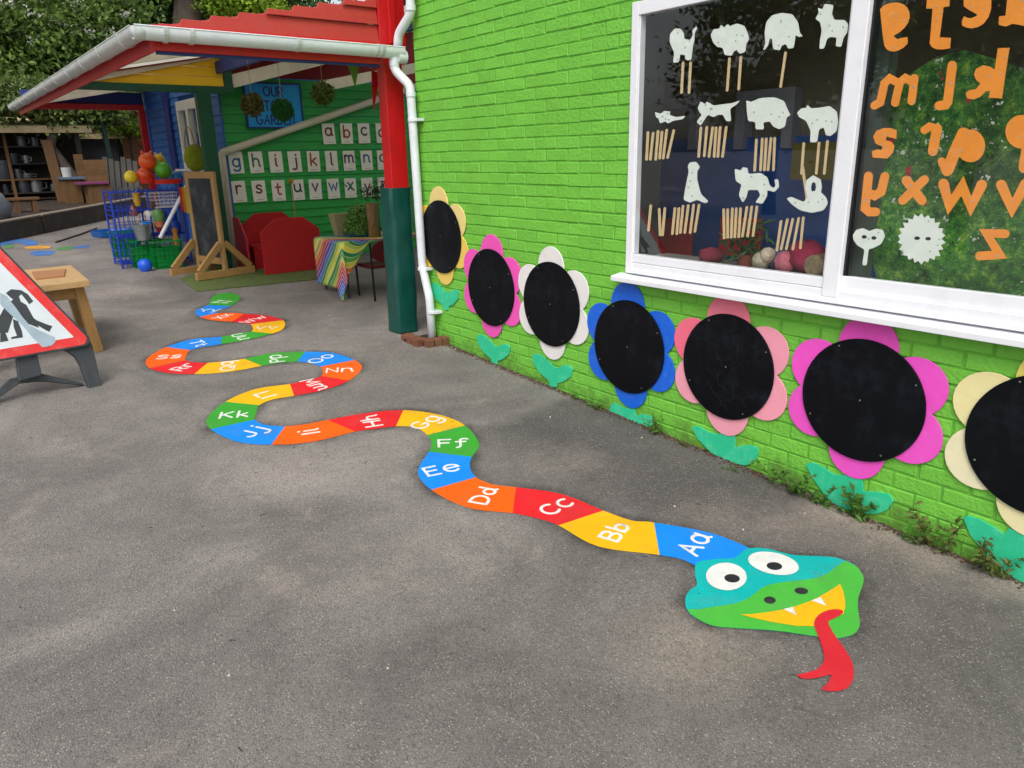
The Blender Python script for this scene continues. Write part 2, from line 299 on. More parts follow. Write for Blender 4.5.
# ================================================================== SNAKE painted on the playground
PAINT = {'b': '0f8bf0', 'y': 'f5b80e', 'r': 'e3202a', 'o': 'fb6307', 'g': '3ba332', 't': '05b3b1', 'w': 'e6e6e3', 'k': '26282c', 'h': '4cb840'}
def paint(c, nm):
    m = mat(nm+' thermoplastic paint', PAINT[c], .6, .08, 5, .45, 170, spec=.25, dirt='6b6660', dirt_amt=.22, dscale=6); t = m.node_tree; b = t.nodes['Principled BSDF']; src = b.inputs['Base Color'].links[0].from_socket
    tc = nd(t, 'ShaderNodeTexCoord'); n = nd(t, 'ShaderNodeTexNoise'); n.inputs['Scale'].default_value = 150; n.inputs['Detail'].default_value = 3; t.links.new(tc.outputs['Object'], n.inputs['Vector'])
    n2 = nd(t, 'ShaderNodeTexNoise'); n2.inputs['Scale'].default_value = 4; n2.inputs['Detail'].default_value = 6; t.links.new(tc.outputs['Object'], n2.inputs['Vector']); ad = nd(t, 'ShaderNodeMath', operation='ADD'); t.links.new(n.outputs[0], ad.inputs[0]); t.links.new(n2.outputs[0], ad.inputs[1])
    r = nd(t, 'ShaderNodeMapRange'); r.inputs[1].default_value = 1.17; r.inputs[2].default_value = 1.3; r.inputs[4].default_value = .4; t.links.new(ad.outputs[0], r.inputs[0]); mx = nd(t, 'ShaderNodeMix', data_type='RGBA'); t.links.new(r.outputs[0], mx.inputs[0]); t.links.new(src, mx.inputs[6]); mx.inputs[7].default_value = (*S('6a625c'), 1); t.links.new(mx.outputs[2], b.inputs['Base Color']); return m
PM = {k: paint(k, n) for k, n in zip('byrogtwkh', ('blue', 'yellow', 'red', 'orange', 'green', 'teal', 'white', 'black', 'light green'))}
bnd = [((716, 578), (778, 562)), ((659.5, 555.5), (654, 523)), ((558.4, 525.8), (603.3, 511)), ((512.7, 513.6), (516, 487.7)), ((431.4, 490.3), (475.9, 477.6)), ((428.8, 452), (471.9, 457.4)), ((427.3, 435.4), (464.8, 425.7)),
 ((396, 426.6), (403.3, 410.5)), ((355.5, 431.9), (327.7, 420.2)), ((271.5, 445), (285.2, 426.6)), ((211, 429.6), (255, 419.9)), ((225.5, 402), (259.5, 405.5)), ((290, 384.2), (294.2, 396.2)), ((321.6, 376.2), (348.6, 381)),
 ((320.5, 366.9), (354.4, 360.3)), ((297, 362.2), (305.2, 352)), ((261.9, 366.2), (244.3, 359)), ((194, 374.4), (208, 363)), ((149.8, 368.5), (185.7, 360.3)), ((166.2, 347.4), (191, 350.5)), ((222, 336.9), (220.9, 344.4)),
 ((251.3, 331.7), (272.4, 333.8)), ((250, 324.5), (283.4, 320.5)), ((231.9, 322), (244.3, 314)), ((199.8, 317), (217.3, 313.4)), ((208, 305.2), (231, 306.4))]
mid = [((686, 561.5), (716, 535)), ((597.8, 546.7), (632, 521)), ((536.8, 518.7), (562, 494.6)), ((468, 508), (493.6, 485)), ((418, 472), (469.8, 466.8)), ((431.7, 444.2), (479.2, 444.2)), ((415.6, 428), (439, 415)),
 ((377.5, 429), (365.8, 413.4)), ((313, 442), (307, 424.3)), ((237, 442), (264.7, 425)), ((207.5, 418), (256.3, 413.5)), ((254.8, 389.6), (273.6, 399.7)), ((308.7, 380.2), (325, 390)), ((322.8, 371), (362, 368.5)),
 ((310, 363.3), (333.3, 353.3)), ((278.3, 363.3), (271.2, 353.7)), ((226.7, 372.5), (226.7, 361.5)), ((170.5, 373.6), (195, 362.6)), ((147, 359), (186.4, 355.6)), ((191.6, 339.7), (204.4, 347)), ((236, 334), (245.5, 340.4)),
 ((252.5, 327.5), (283.4, 328.7)), ((242, 323.3), (266.6, 315.8)), ((212.6, 320.5), (231.4, 313)), ((195.5, 311), (219.5, 310.2))]
ctl = []
for i in range(25): ctl += [bnd[i], mid[i]]
ctl.append(bnd[25]); ctl.append(((210.8, 300.5), (241, 299)))
Lp = [G(*c[0]) for c in ctl]; Rp = [G(*c[1]) for c in ctl]
def cr(P, i, s):
    p0 = P[max(0, i-1)]; p1 = P[i]; p2 = P[min(len(P)-1, i+1)]; p3 = P[min(len(P)-1, i+2)]
    return .5*((2*p1)+(p2-p0)*s+(2*p0-5*p1+4*p2-p3)*s*s+(3*p1-p0-3*p2+p3)*s**3)
def lift(p, d): return V((p.x, p.y, zg(p.y)+d))
snake = thing('painted_snake', 'long rainbow alphabet snake with smiling green head painted on the asphalt', 'floor marking', lift(G(760, 600), 0))
READ = {0: ((690, 549.5), (699, 538.5)), 1: ((610.4, 537), (619, 527)), 2: ((548, 510.6), (563.5, 503)), 3: ((479.7, 501), (487.5, 491)), 4: ((431.5, 471.5), (452, 467.5))}
def put_pair(ch, c, u, v, sg):
    h = .098 if ch in 'ABCD' else .112; lo_ = ch.lower(); k = 1.3 if lo_ in 'aceimnorsuvwxzgpqyj' else 1.06; wa, wb = GL[ch][1]*1.22, GL[lo_][1]*1.15*k; gap = .3 if ch in 'ABCD' else .3; x0 = -(wa+wb+gap)/2
    for q, xc, hh_, xs_ in ((ch, x0+wa/2, h, 1.22), (lo_, x0+wa+gap+wb/2, h*k, 1.15)): lm = MB(); text_mb(lm, q, c+u*xc*h+v*(hh_-h)*.5-GN*.001, u, v, GN, hh_, .0172, xs=xs_, t=.0018); build('letter', lm, PM['w'], sg)
cols = 'byrobgyrobgyrobgyrobgyrob'; names = {'b': 'blue', 'y': 'yellow', 'r': 'red', 'o': 'orange', 'g': 'green'}
NS = 6; edgeL = []; edgeR = []
for i in range(25):
    L_ = []; R_ = []
    for j in (2*i, 2*i+1):
        for k in range(NS+ (1 if j == 2*i+1 else 0)):
            L_.append(lift(cr(Lp, j, k/NS), .003)); R_.append(lift(cr(Rp, j, k/NS), .003))
    mb = MB(); n = len(L_); mb.add(L_+R_, [(q, q+1, n+q+1, n+q) if (L_[q+1]-L_[q]).cross(R_[q]-L_[q]).z > 0 else (n+q, n+q+1, q+1, q) for q in range(n-1)])
    edgeL += L_[:-1]; edgeR += R_[:-1]
    ch = chr(65+i); sg = build('segment', mb, PM[cols[i]], snake); sg['label'] = '%s segment with white letters %s%s' % (names[cols[i]], ch, ch.lower())
    ml, mr = lift(G(*mid[i][0]), .004), lift(G(*mid[i][1]), .004); c = (ml+mr)/2
    c = G(698, 541, .004) if i == 0 else c*.6+(sum((lift(G(*p), .004) for p in (*bnd[i], *bnd[i+1])), V((0, 0, 0)))/4)*.4
    nx = (G(*bnd[i+1][0])+G(*bnd[i+1][1]))/2-(G(*bnd[i][0])+G(*bnd[i][1]))/2
    v = nx.normalized(); u = v.cross(Z_).normalized()
    if u.dot(mr-ml) < 0: u = -u
    u = (u*.75+(mr-ml).normalized()*.25).normalized(); v = Z_.cross(u).normalized()
    if v.dot(nx) < 0: v = -v
    if i in READ: c = lift((G(*READ[i][0])+G(*READ[i][1]))/2, .003); u = (G(*READ[i][1])-G(*READ[i][0])).normalized(); v = GN.cross(u); v = v if v.dot(nx) > 0 else -v
    u = (u-GN*u.dot(GN)).normalized(); v = (v-GN*v.dot(GN)).normalized()
    put_pair(ch, c, u, v, sg)
# tail tip
tp = [lift(cr(Lp, 50, k/NS), .004) for k in range(NS+1)]; tr = [lift(cr(Rp, 50, k/NS), .004) for k in range(NS+1)]
a0, a1 = tp[-1], tr[-1]; cc = (a0+a1)/2; hv = (a1-a0)/2; fw = lift(G(225.5, 293), .004)-cc
arc = [lift(cc-hv*math.cos(math.pi*k/12)+fw*math.sin(math.pi*k/12), .004) for k in range(1, 12)]
mb = MB(); mb.sheet(tp+arc+list(reversed(tr))); sg = build('tail', mb, PM['g'], snake); sg['label'] = 'green tail tip with white letters Zz'
put_pair('Z', lift((tp[0]+tr[0]+a0+a1)/4+fw*.1, .004), (tr[0]-tp[0]).normalized(), GN.cross((tr[0]-tp[0]).normalized()), sg)
edgeL += tp; edgeR += tr
# head: outlines measured on the ground plane
K = lambda pts: [G(640+x/3.3375, 470+y/3.3375) for x, y in pts]
def smooth(P, n=4, closed=True):
    N = len(P); out = []
    for i in range(N):
        p0, p1, p2, p3 = P[(i-1) % N], P[i], P[(i+1) % N], P[(i+2) % N]
        for k in range(n):
            s = k/n; out.append(.5*((2*p1)+(p2-p0)*s+(2*p0-5*p1+4*p2-p3)*s*s+(3*p1-p0-3*p2+p3)*s**3))
    return out
def flat(P, d): return [lift(p, d) for p in P]
head_out = [(190, 312), (250, 300), (310, 297), (332, 285), (352, 268), (385, 262), (430, 266), (500, 284), (560, 289), (640, 293), (685, 305), (722, 325), (745, 360), (741, 392), (728, 430), (727, 470), (733, 520), (715, 550), (680, 562), (640, 565), (560, 555), (450, 540), (330, 532), (250, 525), (200, 505), (166, 482), (152, 455), (153, 425), (168, 402), (190, 386), (184, 350)]
hs_ = smooth(K(head_out)); mb = MB(); mb.sheet(flat(hs_, .0048)); head = build('head', mb, PM['t'], snake); head['label'] = 'teal and green head with big white eyes and yellow smile'
gr = [(157, 468), (200, 468), (230, 462), (270, 457), (310, 450), (345, 439), (370, 425), (392, 408), (412, 394), (450, 382), (520, 373), (570, 367), (605, 358), (632, 344), (655, 326), (685, 307)]
gp = K(gr); gs = []
for i in range(len(gp)-1): gs += [cr(gp, i, k/3) for k in range(3)]
gs.append(gp[-1]); lower = K([(722, 325), (745, 360), (741, 392), (728, 430), (727, 470), (733, 520), (715, 550), (680, 562), (640, 565), (560, 555), (450, 540), (330, 532), (250, 525), (200, 505), (166, 482)])
lo = [cr(lower, i, k/4) for i in range(len(lower)-1) for k in range(4)]
mb = MB(); mb.sheet(flat(gs+lo, .0062)); build('muzzle', mb, PM['h'], head)
mb = MB(); mb.sheet(flat(K([(335, 487), (370, 486), (400, 483), (440, 477), (480, 470), (520, 459), (560, 445), (592, 431), (620, 415), (645, 400), (667, 385), (675, 402), (680, 420), (684, 440), (685, 460), (678, 485), (640, 500), (600, 520), (580, 526), (520, 525), (440, 512), (385, 500)]), .0076)); build('mouth', mb, PM['y'], head)
for P in ([(479, 470), (508, 462), (522, 491)], [(572, 441), (603, 430), (621, 459)]): mb = MB(); mb.sheet(flat(K(P), .009)); build('fang', mb, PM['w'], head)
tg = [(676, 475), (650, 470), (615, 478), (590, 495), (580, 520), (592, 555), (608, 600), (614, 640), (592, 670), (550, 684), (524, 690), (545, 703), (590, 700), (637, 690), (625, 718), (606, 738), (640, 745), (680, 739), (704, 720), (713, 682), (704, 640), (680, 600), (655, 565), (634, 530), (628, 512), (650, 500), (672, 487)]
mb = MB(); mb.sheet(flat(smooth(K(tg), 3), .009)); build('tongue', mb, mat('tongue red paint', 'd42634', .6, .08, 5, .45, 170, spec=.25, dirt='6b6660', dirt_amt=.2, dscale=6), head)
for (e, pu) in (((288, 360, 68, 46, .06), (307, 367, 26, 14)), ((445, 316, 86, 36, .2), (448, 326, 26, 13))):
    mb = MB(); mb.sheet(flat(K(ell(*e[:4], 36, e[4])), .0076)); ey = build('eye', mb, PM['w'], head)
    mb = MB(); mb.sheet(flat(K(ell(*pu, 24, .1)), .009)); build('pupil', mb, PM['k'], head)
for e in ((433, 439, 20, 12), (538, 408, 23, 11)): mb = MB(); mb.sheet(flat(K(ell(*e, 24, .1)), .0076)); build('nostril', mb, PM['k'], head)
# scorched rim left by the burner that melted the paint on
def scorch():
    m = bpy.data.materials.new('scorched asphalt'); m.use_nodes = True; t = m.node_tree; b = t.nodes['Principled BSDF']; L = t.links.new
    b.inputs['Base Color'].default_value = (.04, .038, .037, 1); b.inputs['Roughness'].default_value = .85
    at = nd(t, 'ShaderNodeAttribute'); at.attribute_name = 'fade'; tc = nd(t, 'ShaderNodeTexCoord'); n = nd(t, 'ShaderNodeTexNoise'); n.inputs['Scale'].default_value = 3.5; n.inputs['Detail'].default_value = 8; n.inputs['Roughness'].default_value = .72; L(tc.outputs['Object'], n.inputs['Vector'])
    r = nd(t, 'ShaderNodeMapRange'); r.inputs[1].default_value = .42; r.inputs[2].default_value = .62; r.inputs[3].default_value = .08; r.inputs[4].default_value = 1.15; L(n.outputs[0], r.inputs[0])
    n2 = nd(t, 'ShaderNodeTexNoise'); n2.inputs['Scale'].default_value = 260; L(tc.outputs['Object'], n2.inputs['Vector']); r2 = nd(t, 'ShaderNodeMapRange'); r2.inputs[1].default_value = .35; r2.inputs[2].default_value = .6; r2.inputs[3].default_value = .35; L(n2.outputs[0], r2.inputs[0])
    mm = nd(t, 'ShaderNodeMath', operation='MULTIPLY'); L(at.outputs['Fac'], mm.inputs[0]); L(r.outputs[0], mm.inputs[1]); m3 = nd(t, 'ShaderNodeMath', operation='MULTIPLY'); L(mm.outputs[0], m3.inputs[0]); L(r2.outputs[0], m3.inputs[1])
    L(m3.outputs[0], b.inputs['Alpha']); return m
outl = edgeL+arc+list(reversed(edgeR)); o2 = hs_
def rim(outs):
    vs = []; fs = []; fade = []
    for P in outs:
        N = len(P); c0 = len(vs); rows = ((-.03, .62), (.004, .62), (.03, .4), (.085, 0))
        ar = sum(P[i].x*P[(i+1) % N].y-P[(i+1) % N].x*P[i].y for i in range(N)); sgn = 1 if ar > 0 else -1
        nr = []
        for i in range(N): d = P[(i+2) % N]-P[(i-2) % N]; nr.append(V((d.y, -d.x, 0)).normalized()*sgn if d.length > 1e-6 else V((0, 0, 0)))
        for q, (of, fd) in enumerate(rows):
            for i in range(N): vs.append(lift(P[i]+nr[i]*of, .0014 if len(outs) else 0)); fade.append(fd)
        for q in range(len(rows)-1):
            for i in range(N): j = (i+1) % N; fs.append((c0+q*N+i, c0+q*N+j, c0+(q+1)*N+j, c0+(q+1)*N+i))
    return vs, fs, fade
for P, dz in ((outl, 0), (o2, .0006)):
    vs, fs, fade = rim([P]); mb = MB(); mb.add([v+Z_*dz for v in vs], fs); o = build('scorched_rim', mb, scorch() if 'scorch' not in MATS else MATS['scorch'], snake); MATS['scorch'] = o.data.materials[0]
    at = o.data.attributes.new('fade', 'FLOAT', 'POINT'); at.data.foreach_set('value', fade)

# ================================================================== BRICK BUILDING
GREEN = mat('bright green masonry paint', '74c045', .55, .06, 3.0, .75, 48, spec=.3, dirt='6fae3a', dirt_amt=.5, dscale=2.0, island=.05)
def splash(m):
    t = m.node_tree; b = t.nodes['Principled BSDF']; src = b.inputs['Base Color'].links[0].from_socket; L = t.links.new; tc = nd(t, 'ShaderNodeTexCoord'); sp_ = nd(t, 'ShaderNodeSeparateXYZ'); L(tc.outputs['Object'], sp_.inputs[0])
    a = nd(t, 'ShaderNodeMath', operation='MULTIPLY_ADD'); L(sp_.outputs[1], a.inputs[0]); a.inputs[1].default_value = -SL; L(sp_.outputs[2], a.inputs[2])
    n = nd(t, 'ShaderNodeTexNoise'); n.inputs['Scale'].default_value = 7; n.inputs['Detail'].default_value = 9; n.inputs['Roughness'].default_value = .72; L(tc.outputs['Object'], n.inputs['Vector'])
    r = nd(t, 'ShaderNodeMapRange'); r.inputs[1].default_value = 0; r.inputs[2].default_value = .28; r.inputs[3].default_value = .34; r.inputs[4].default_value = 0; L(a.outputs[0], r.inputs[0]); ad = nd(t, 'ShaderNodeMath', operation='ADD'); L(r.outputs[0], ad.inputs[0]); L(n.outputs[0], ad.inputs[1])
    r2 = nd(t, 'ShaderNodeMapRange'); r2.inputs[1].default_value = .66; r2.inputs[2].default_value = .86; r2.inputs[4].default_value = .62; L(ad.outputs[0], r2.inputs[0]); mx = nd(t, 'ShaderNodeMix', data_type='RGBA'); L(r2.outputs[0], mx.inputs[0]); L(src, mx.inputs[6]); mx.inputs[7].default_value = (*S('4f5f2c'), 1); L(mx.outputs[2], b.inputs['Base Color'])
splash(GREEN)
MORT = mat('green painted mortar', '66ae38', .8, .15, 8, .4, 90)
WHITE = mat('white upvc', 'e9ebf0', .32, .02, 3, spec=.5, dirt='a5a298', dirt_amt=.14, dscale=7)
bld = thing('brick_building', 'bright green painted brick building with large white window', 'building', (D, 2, zg(2)))
WY0, WY1, WZ0, WZ1 = .52, 3.478, 1.17, 2.83
wall = MB(); C0 = 1.313-.085*20
def brick(y0, y1, z0, z1):
    dx = rnd.uniform(0, .0035); b = rnd.uniform(.004, .0085); x1 = D+.010; x0 = D+.0012-dx*.9
    j = lambda: rnd.uniform(-.0014, .0014); y0 -= rnd.choice((-.0022, -.001, 0, .0024)); y1 += rnd.choice((-.0022, -.001, 0, .0024)); z0 -= rnd.choice((rnd.uniform(-.0005, .001), .003)); z1 += rnd.choice((rnd.uniform(-.0005, .001), .0028))
    o = [(x1, y0, z0), (x1, y1, z0), (x1, y1, z1), (x1, y0, z1)]; i_ = [(x0+j(), y0+b, z0+b), (x0+j(), y1-b, z0+b), (x0+j(), y1-b, z1-b), (x0+j(), y0+b, z1-b)]
    wall.add(o+i_, [(4, 7, 6, 5), (0, 4, 5, 1), (1, 5, 6, 2), (2, 6, 7, 3), (3, 7, 4, 0)])
WEND = 6.10
for k in range(-1, 51):
    z0 = C0+k*.085+.004; z1 = z0+.077; off = (.119 if k % 2 else 0)
    y = WEND-off
    first = True
    while y > -4.5:
        a = max(y-.238, -4.5)+.0035; b_ = min(y, WEND)-.0035; y -= .238
        if first and off: wall_extra = (WEND-off+.0035, WEND-.0035); brick(*wall_extra, z0, z1)
        first = False
        sp = [(a, b_)]
        if z1 > WZ0 and z0 < WZ1:
            sp = []
            if a < WY0: sp.append((a, min(b_, WY0)))
            if b_ > WY1: sp.append((max(a, WY1), b_))
        for (p, q) in sp:
            if q-p > .02: brick(p, q, z0, z1)
bw = build('brick_wall', wall, GREEN, bld)
mt = MB(); x0, x1 = D+.006, D+.22
mt.box((x0, -4.5, -.4), (x1, WY0, 4.05)); mt.box((x0, WY1, -.4), (x1, WEND-.002, 4.05)); mt.box((x0+.0005, WY0, -.4), (x1, WY1, WZ0)); mt.box((x0+.0005, WY0, WZ1), (x1, WY1, 4.05))
mt.box((x1, WEND-.22, -.2), (9.5, WEND-.004, 4.05)); build('mortar_backing', mt, MORT, bld)
rf = MB(); rf.box((D-.18, -4.7, 4.06), (10, WEND+.15, 4.12)); rf.box((D-.2, -4.7, 3.98), (D-.17, WEND+.15, 4.2)); build('flat_roof', rf, WHITE, bld, bevel=.004)
# window
wn = MB(); fx0, fx1 = D-.018, D+.041
fb = D+.04; wn.box((fx0, 3.42, 1.19), (fb, 3.476, 2.829)); wn.box((fx0, .524, 1.19), (fb, .60, 2.829)); wn.box((fx0+.001, .60, 2.752), (fb-.001, 3.42, 2.828))
wn.box((fx0+.003, .60, 1.191), (fx1, 3.42, 1.262)); wn.box((fx0+.006, 2.06, 1.264), (fx1, 3.42, 1.318)); wn.box((fx0-.012, .60, 1.193), (fx0+.002, 3.42, 1.222))
wn.box((fx0-.004, 1.972, 1.223), (fx1, 2.058, 2.751)); wn.box((fx0+.008, 3.41, 1.319), (fx1, 3.4195, 2.751)); wn.box((fx0+.012, 2.0585, 1.319), (fx1, 2.072, 2.7505)); wn.box((fx0+.024, .60, 1.262), (fx1, 1.972, 1.335))
win = build('window', wn, WHITE, bld, bevel=.004)
DARKRUB = mat('dark rubber seal', '15171b', .6)
sl = MB(); sl.box((fx0+.03, 1.945, 1.336), (fx1-.004, 1.9715, 2.751)); build('seal', sl, DARKRUB, win)
sl = MB(); sl.box((D+.042, 3.421, 1.293), (D+.24, 3.477, 2.828)); sl.box((D+.042, .6, 2.755), (D+.24, 3.42, 2.829)); build('inner_reveal', sl, mat('dark reveal plaster', '2c3230', .8), win)  # dark lining hiding the wall faces behind the frame
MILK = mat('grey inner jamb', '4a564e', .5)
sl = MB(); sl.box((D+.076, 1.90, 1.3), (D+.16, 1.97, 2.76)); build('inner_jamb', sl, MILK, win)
si = MB(); prof = [(D+.03, 1.1885), (D-.085, 1.172), (D-.092, 1.168), (D-.092, 1.138), (D-.072, 1.138), (D-.072, 1.152), (D+.03, 1.152)]
si.prism([(p[0], p[1]) for p in prof], V((0, .42, 0)), X_, Z_, Y_, 3.118); build('sill', si, WHITE, win, bevel=.003)
def glass():
    m = bpy.data.materials.new('window glass'); m.use_nodes = True; t = m.node_tree; L = t.links.new; t.nodes.remove(t.nodes['Principled BSDF'])
    gl = nd(t, 'ShaderNodeBsdfGlossy'); gl.inputs['Roughness'].default_value = .012; tr = nd(t, 'ShaderNodeBsdfTransparent'); tr.inputs[0].default_value = (.95, .97, .96, 1)
    ge = nd(t, 'ShaderNodeNewGeometry'); dt = nd(t, 'ShaderNodeVectorMath', operation='DOT_PRODUCT'); L(ge.outputs['Normal'], dt.inputs[0]); L(ge.outputs['Incoming'], dt.inputs[1])
    def mth(op, a, b_):
        n = nd(t, 'ShaderNodeMath', operation=op)
        for i, x in enumerate((a, b_)):
            if isinstance(x, (int, float)): n.inputs[i].default_value = x
            elif x is not None: L(x, n.inputs[i])
        return n.outputs[0]
    c = mth('SUBTRACT', 1.0, mth('ABSOLUTE', dt.outputs['Value'], None)); fr = mth('ADD', .10, mth('MULTIPLY', mth('POWER', c, 5.0), .9))   # both faces of the pane
    mx = nd(t, 'ShaderNodeMixShader'); L(fr, mx.inputs[0]); L(tr.outputs[0], mx.inputs[1]); L(gl.outputs[0], mx.inputs[2]); L(mx.outputs[0], t.nodes['Material Output'].inputs[0]); return m
GLASS = glass(); GX1, GX2 = D-.004, D+.012
for (gx, a, b_, z) in ((GX1, 2.05, 3.415, 1.30), (GX2, .59, 1.96, 1.32)):
    mb = MB(); mb.add([(gx, a, z), (gx, a, 2.76), (gx, b_, 2.76), (gx, b_, z)], [(0, 1, 2, 3)]); build('pane', mb, GLASS, win)
# room behind the window, kept shallow and its colours raised in place of indoor light
ROOM = mat('brightened brown room wall', 'a39685', .8, .1); BLUEB = mat('blue backing paper', '3f80e6', .8, .15, 3); GREYF = mat('grey painted frame', 'cfcfe2', .6); RMF = mat('dark carpet', '3a3836', .9)
rm = MB(); rm.box((5.4, -1, .2), (5.5, 5.8, 3.2)); rm.box((3.9, 5.75, .2), (5.4, 5.85, 3.2)); rm.box((3.9, -1.1, .2), (5.4, -1, 3.2)); rm.box((3.86, -1.1, 3.2), (5.5, 5.85, 3.25)); build('room_wall', rm, ROOM, bld)
rm = MB(); rm.box((3.87, -1, .2), (5.4, 5.75, .25)); build('room_floor', rm, RMF, bld)
b1 = MB(); zt = PX(700, 139, 5.33).z; b1.box((5.33, 1.2, .7), (5.395, 5.7, zt)); build('display_board', b1, BLUEB, bld)
for (x0, y0, x1_, y1) in ((656, 98, 695, 140), (742, 89, 790, 139)):
    f_ = MB(); a, b_ = PX(x0, (y0+y1)/2, 5.3), PX(x1_, (y0+y1)/2, 5.3); zt2 = PX((x0+x1_)/2, y0, 5.3).z; zb = PX((x0+x1_)/2, y1+10, 5.3).z
    for q in (a.y, b_.y): f_.box((5.27, q-.045, zb), (5.39, q+.045, zt2))
    f_.box((5.272, b_.y, zt2-.09), (5.388, a.y, zt2-.002)); build('doorway_frame', f_, GREYF, bld, bevel=.005)
ib = MB(); ib.box((D+.077, .605, 1.255), (D+.34, 3.415, 1.292)); build('inner_window_board', ib, mat('grubby white board', '8b8880', .5), bld)
# ================================================================== FLOWER CHALKBOARDS on the wall
LEAFG = mat('mint green painted ply', '2cc492', .55, .08, 7, .1, 90, dirt='8fd9bd', dirt_amt=.3, dscale=14)
def chalk():
    m = mat('black chalkboard paint', '080b11', .5, .25, 5, .05, 90, spec=.16, dirt='242a33', dirt_amt=.6, dscale=4.5); return m
CH = chalk()
SCREW = mat('bright screw heads', 'c9c9c6', .3, .1, metal=1)
def wallpt(p): return (-p.y, p.z)
def wpoly(mb, pts, x, t, mi=0): return mb.prism(pts, V((x, 0, 0)), -Y_, Z_, -X_, t, mi)
Z5 = lambda P, ox, oy, s: [wallpt(PX(ox+a/s, oy+b/s, D-.012)) for a, b in P]
leafA = [(440, 620), (455, 613), (475, 622), (492, 637), (510, 655), (525, 662), (545, 653), (562, 652), (576, 664), (570, 690), (545, 708), (523, 713), (522, 726), (498, 723), (497, 705), (465, 677), (445, 645)]
L_wht = Z5(leafA, 400, 170, 3.34)
flw = [
 ('yellow', 5.762, 1.264, ['e9d283', 'ead58a', 'e8c95e', 'e6c75f', 'efc431', 'f0c838'], 'pale yellow petalled flower chalkboard, highest on the wall beside the white drainpipe', None, 4),
 ('magenta', 5.018, .897, ['ee56b8']*6, 'small looking magenta flower chalkboard between the pale yellow and white flowers', None, -3),
 ('white', 4.241, .866, ['e6e4e2']*6, 'white petalled flower chalkboard on green brick wall', L_wht, 0),
 ('blue', 3.428, .686, ['0d64dc']*6, 'bright blue petalled flower chalkboard below the left end of the window sill', Z5([(155, 520), (150, 540), (190, 575), (240, 592), (300, 611), (318, 592), (310, 562), (280, 554), (252, 560), (247, 535), (200, 528), (170, 510)], 570, 270, 3.84), 3),
 ('pink', 2.616, .717, ['ee7d94', 'f19db0', 'f19db0', 'f0a0b2', 'f0a0b2', 'ee6d88'], 'soft pink petalled flower chalkboard with scribbled chalk under the window', Z5([(467, 605), (476, 600), (492, 601), (530, 622), (560, 632), (600, 620), (632, 625), (633, 681), (680, 672), (715, 681), (724, 695), (718, 722), (700, 742), (670, 752), (600, 736), (540, 702), (490, 650)], 570, 270, 3.84), 3),
 ('magenta', 1.782, .716, ['ec4fc0', 'ef50c6', 'ee52c6', 'ee52c6', 'ee52c6', 'ef50c6'], 'large magenta flower chalkboard above the snake head under the window', Z5([(97, 425), (115, 418), (145, 432), (175, 452), (215, 455), (252, 462), (256, 498), (290, 500), (325, 505), (338, 525), (320, 550), (292, 560), (225, 559), (185, 545), (150, 510), (115, 460)], 770, 310, 2.744), 1),
 ('cream', .95, .712, ['ead96a', 'ece1a2', 'ece1a2', 'ece2ae', 'ece3bd', 'ece0a4'], 'cream petalled flower chalkboard cut off by the right edge of the photo', Z5([(193, 445), (210, 432), (270, 450), (340, 490), (378, 518), (400, 490), (480, 520), (500, 575), (580, 560), (650, 600), (640, 680), (560, 730), (460, 735), (400, 700), (330, 640), (270, 575), (225, 520)], 920, 420, 4.518), 1)]
for nm, cy_, cz_, pc, lab, lp, rot in flw:
    f = thing('flower_chalkboard', lab, 'chalkboard', (D-.02, cy_, zg(cy_)), 'flower chalkboards along the green wall')
    if lp is None: lp = [(p[0]-(cy_-4.241), p[1]+(cz_-.866)-.01) for p in L_wht]
    mb = MB(); wpoly(mb, lp, D-.0015, .009); st = build('leaf_stem', mb, LEAFG, f, bevel=.002)
    for k, dev in enumerate((0, 6, -6, 0, 6, -6)):
        a = math.radians(90-60*k+rot+rnd.uniform(-2, 2)); a += math.radians(-dev*.6)
        mb = MB(); r = rnd.uniform(.148, .156); c = (-cy_+math.cos(a)*.28, cz_+math.sin(a)*.28)
        wpoly(mb, ell(c[0], c[1], r+.006, r, 30, a), D-.003-(.0006*k), .010)
        build('petal', mb, mat('petal paint '+pc[k], pc[k], .5, .06, 4, .12, 60, dirt='b8b0a4', dirt_amt=.1, dscale=20), f, bevel=.002)
    mb = MB(); wpoly(mb, ell(-cy_, cz_-.004, .325, .325, 64), D-.0175, .010); dsc = build('chalkboard_disc', mb, CH, f, bevel=.002)
    for k in range(5):
        a = k*1.57+.5; q = .3 if k else 0; mb = MB(); wpoly(mb, ell(-cy_+q*math.cos(a), cz_+q*math.sin(a), .0045, .0045, 8), D-.0277, .002); build('screw', mb, SCREW, dsc)
    if nm in ('pink', 'cream'):
        sq = MB(); rr = random.Random(int(cy_*100)); chm = mat('smudged chalk', '191e25', .9, .5, 30)
        for k in range(18 if nm == 'pink' else 14):
            x0, y0 = rr.uniform(-.16, .2), rr.uniform(-.24, .12) if nm != 'cream' else rr.uniform(.1, .2); P = [(x0, y0)]; th = rr.uniform(0, 6)
            for q in range(9): th += rr.uniform(-.9, .9); P.append((P[-1][0]+.018*math.cos(th), P[-1][1]+.018*math.sin(th)))
            P = [(-cy_+p[0], cz_+p[1]) for p in P if p[0]**2+p[1]**2 < .28**2]
            if len(P) > 3 and not any((a[0]-b[0])**2+(a[1]-b[1])**2 > .03**2 for a, b in zip(P, P[1:])): wpoly(sq, stroke_poly(P, .0014), D-.0276, .0003+k*.00005)
        if sq.f: build('chalk_scribble', sq, chm, dsc)
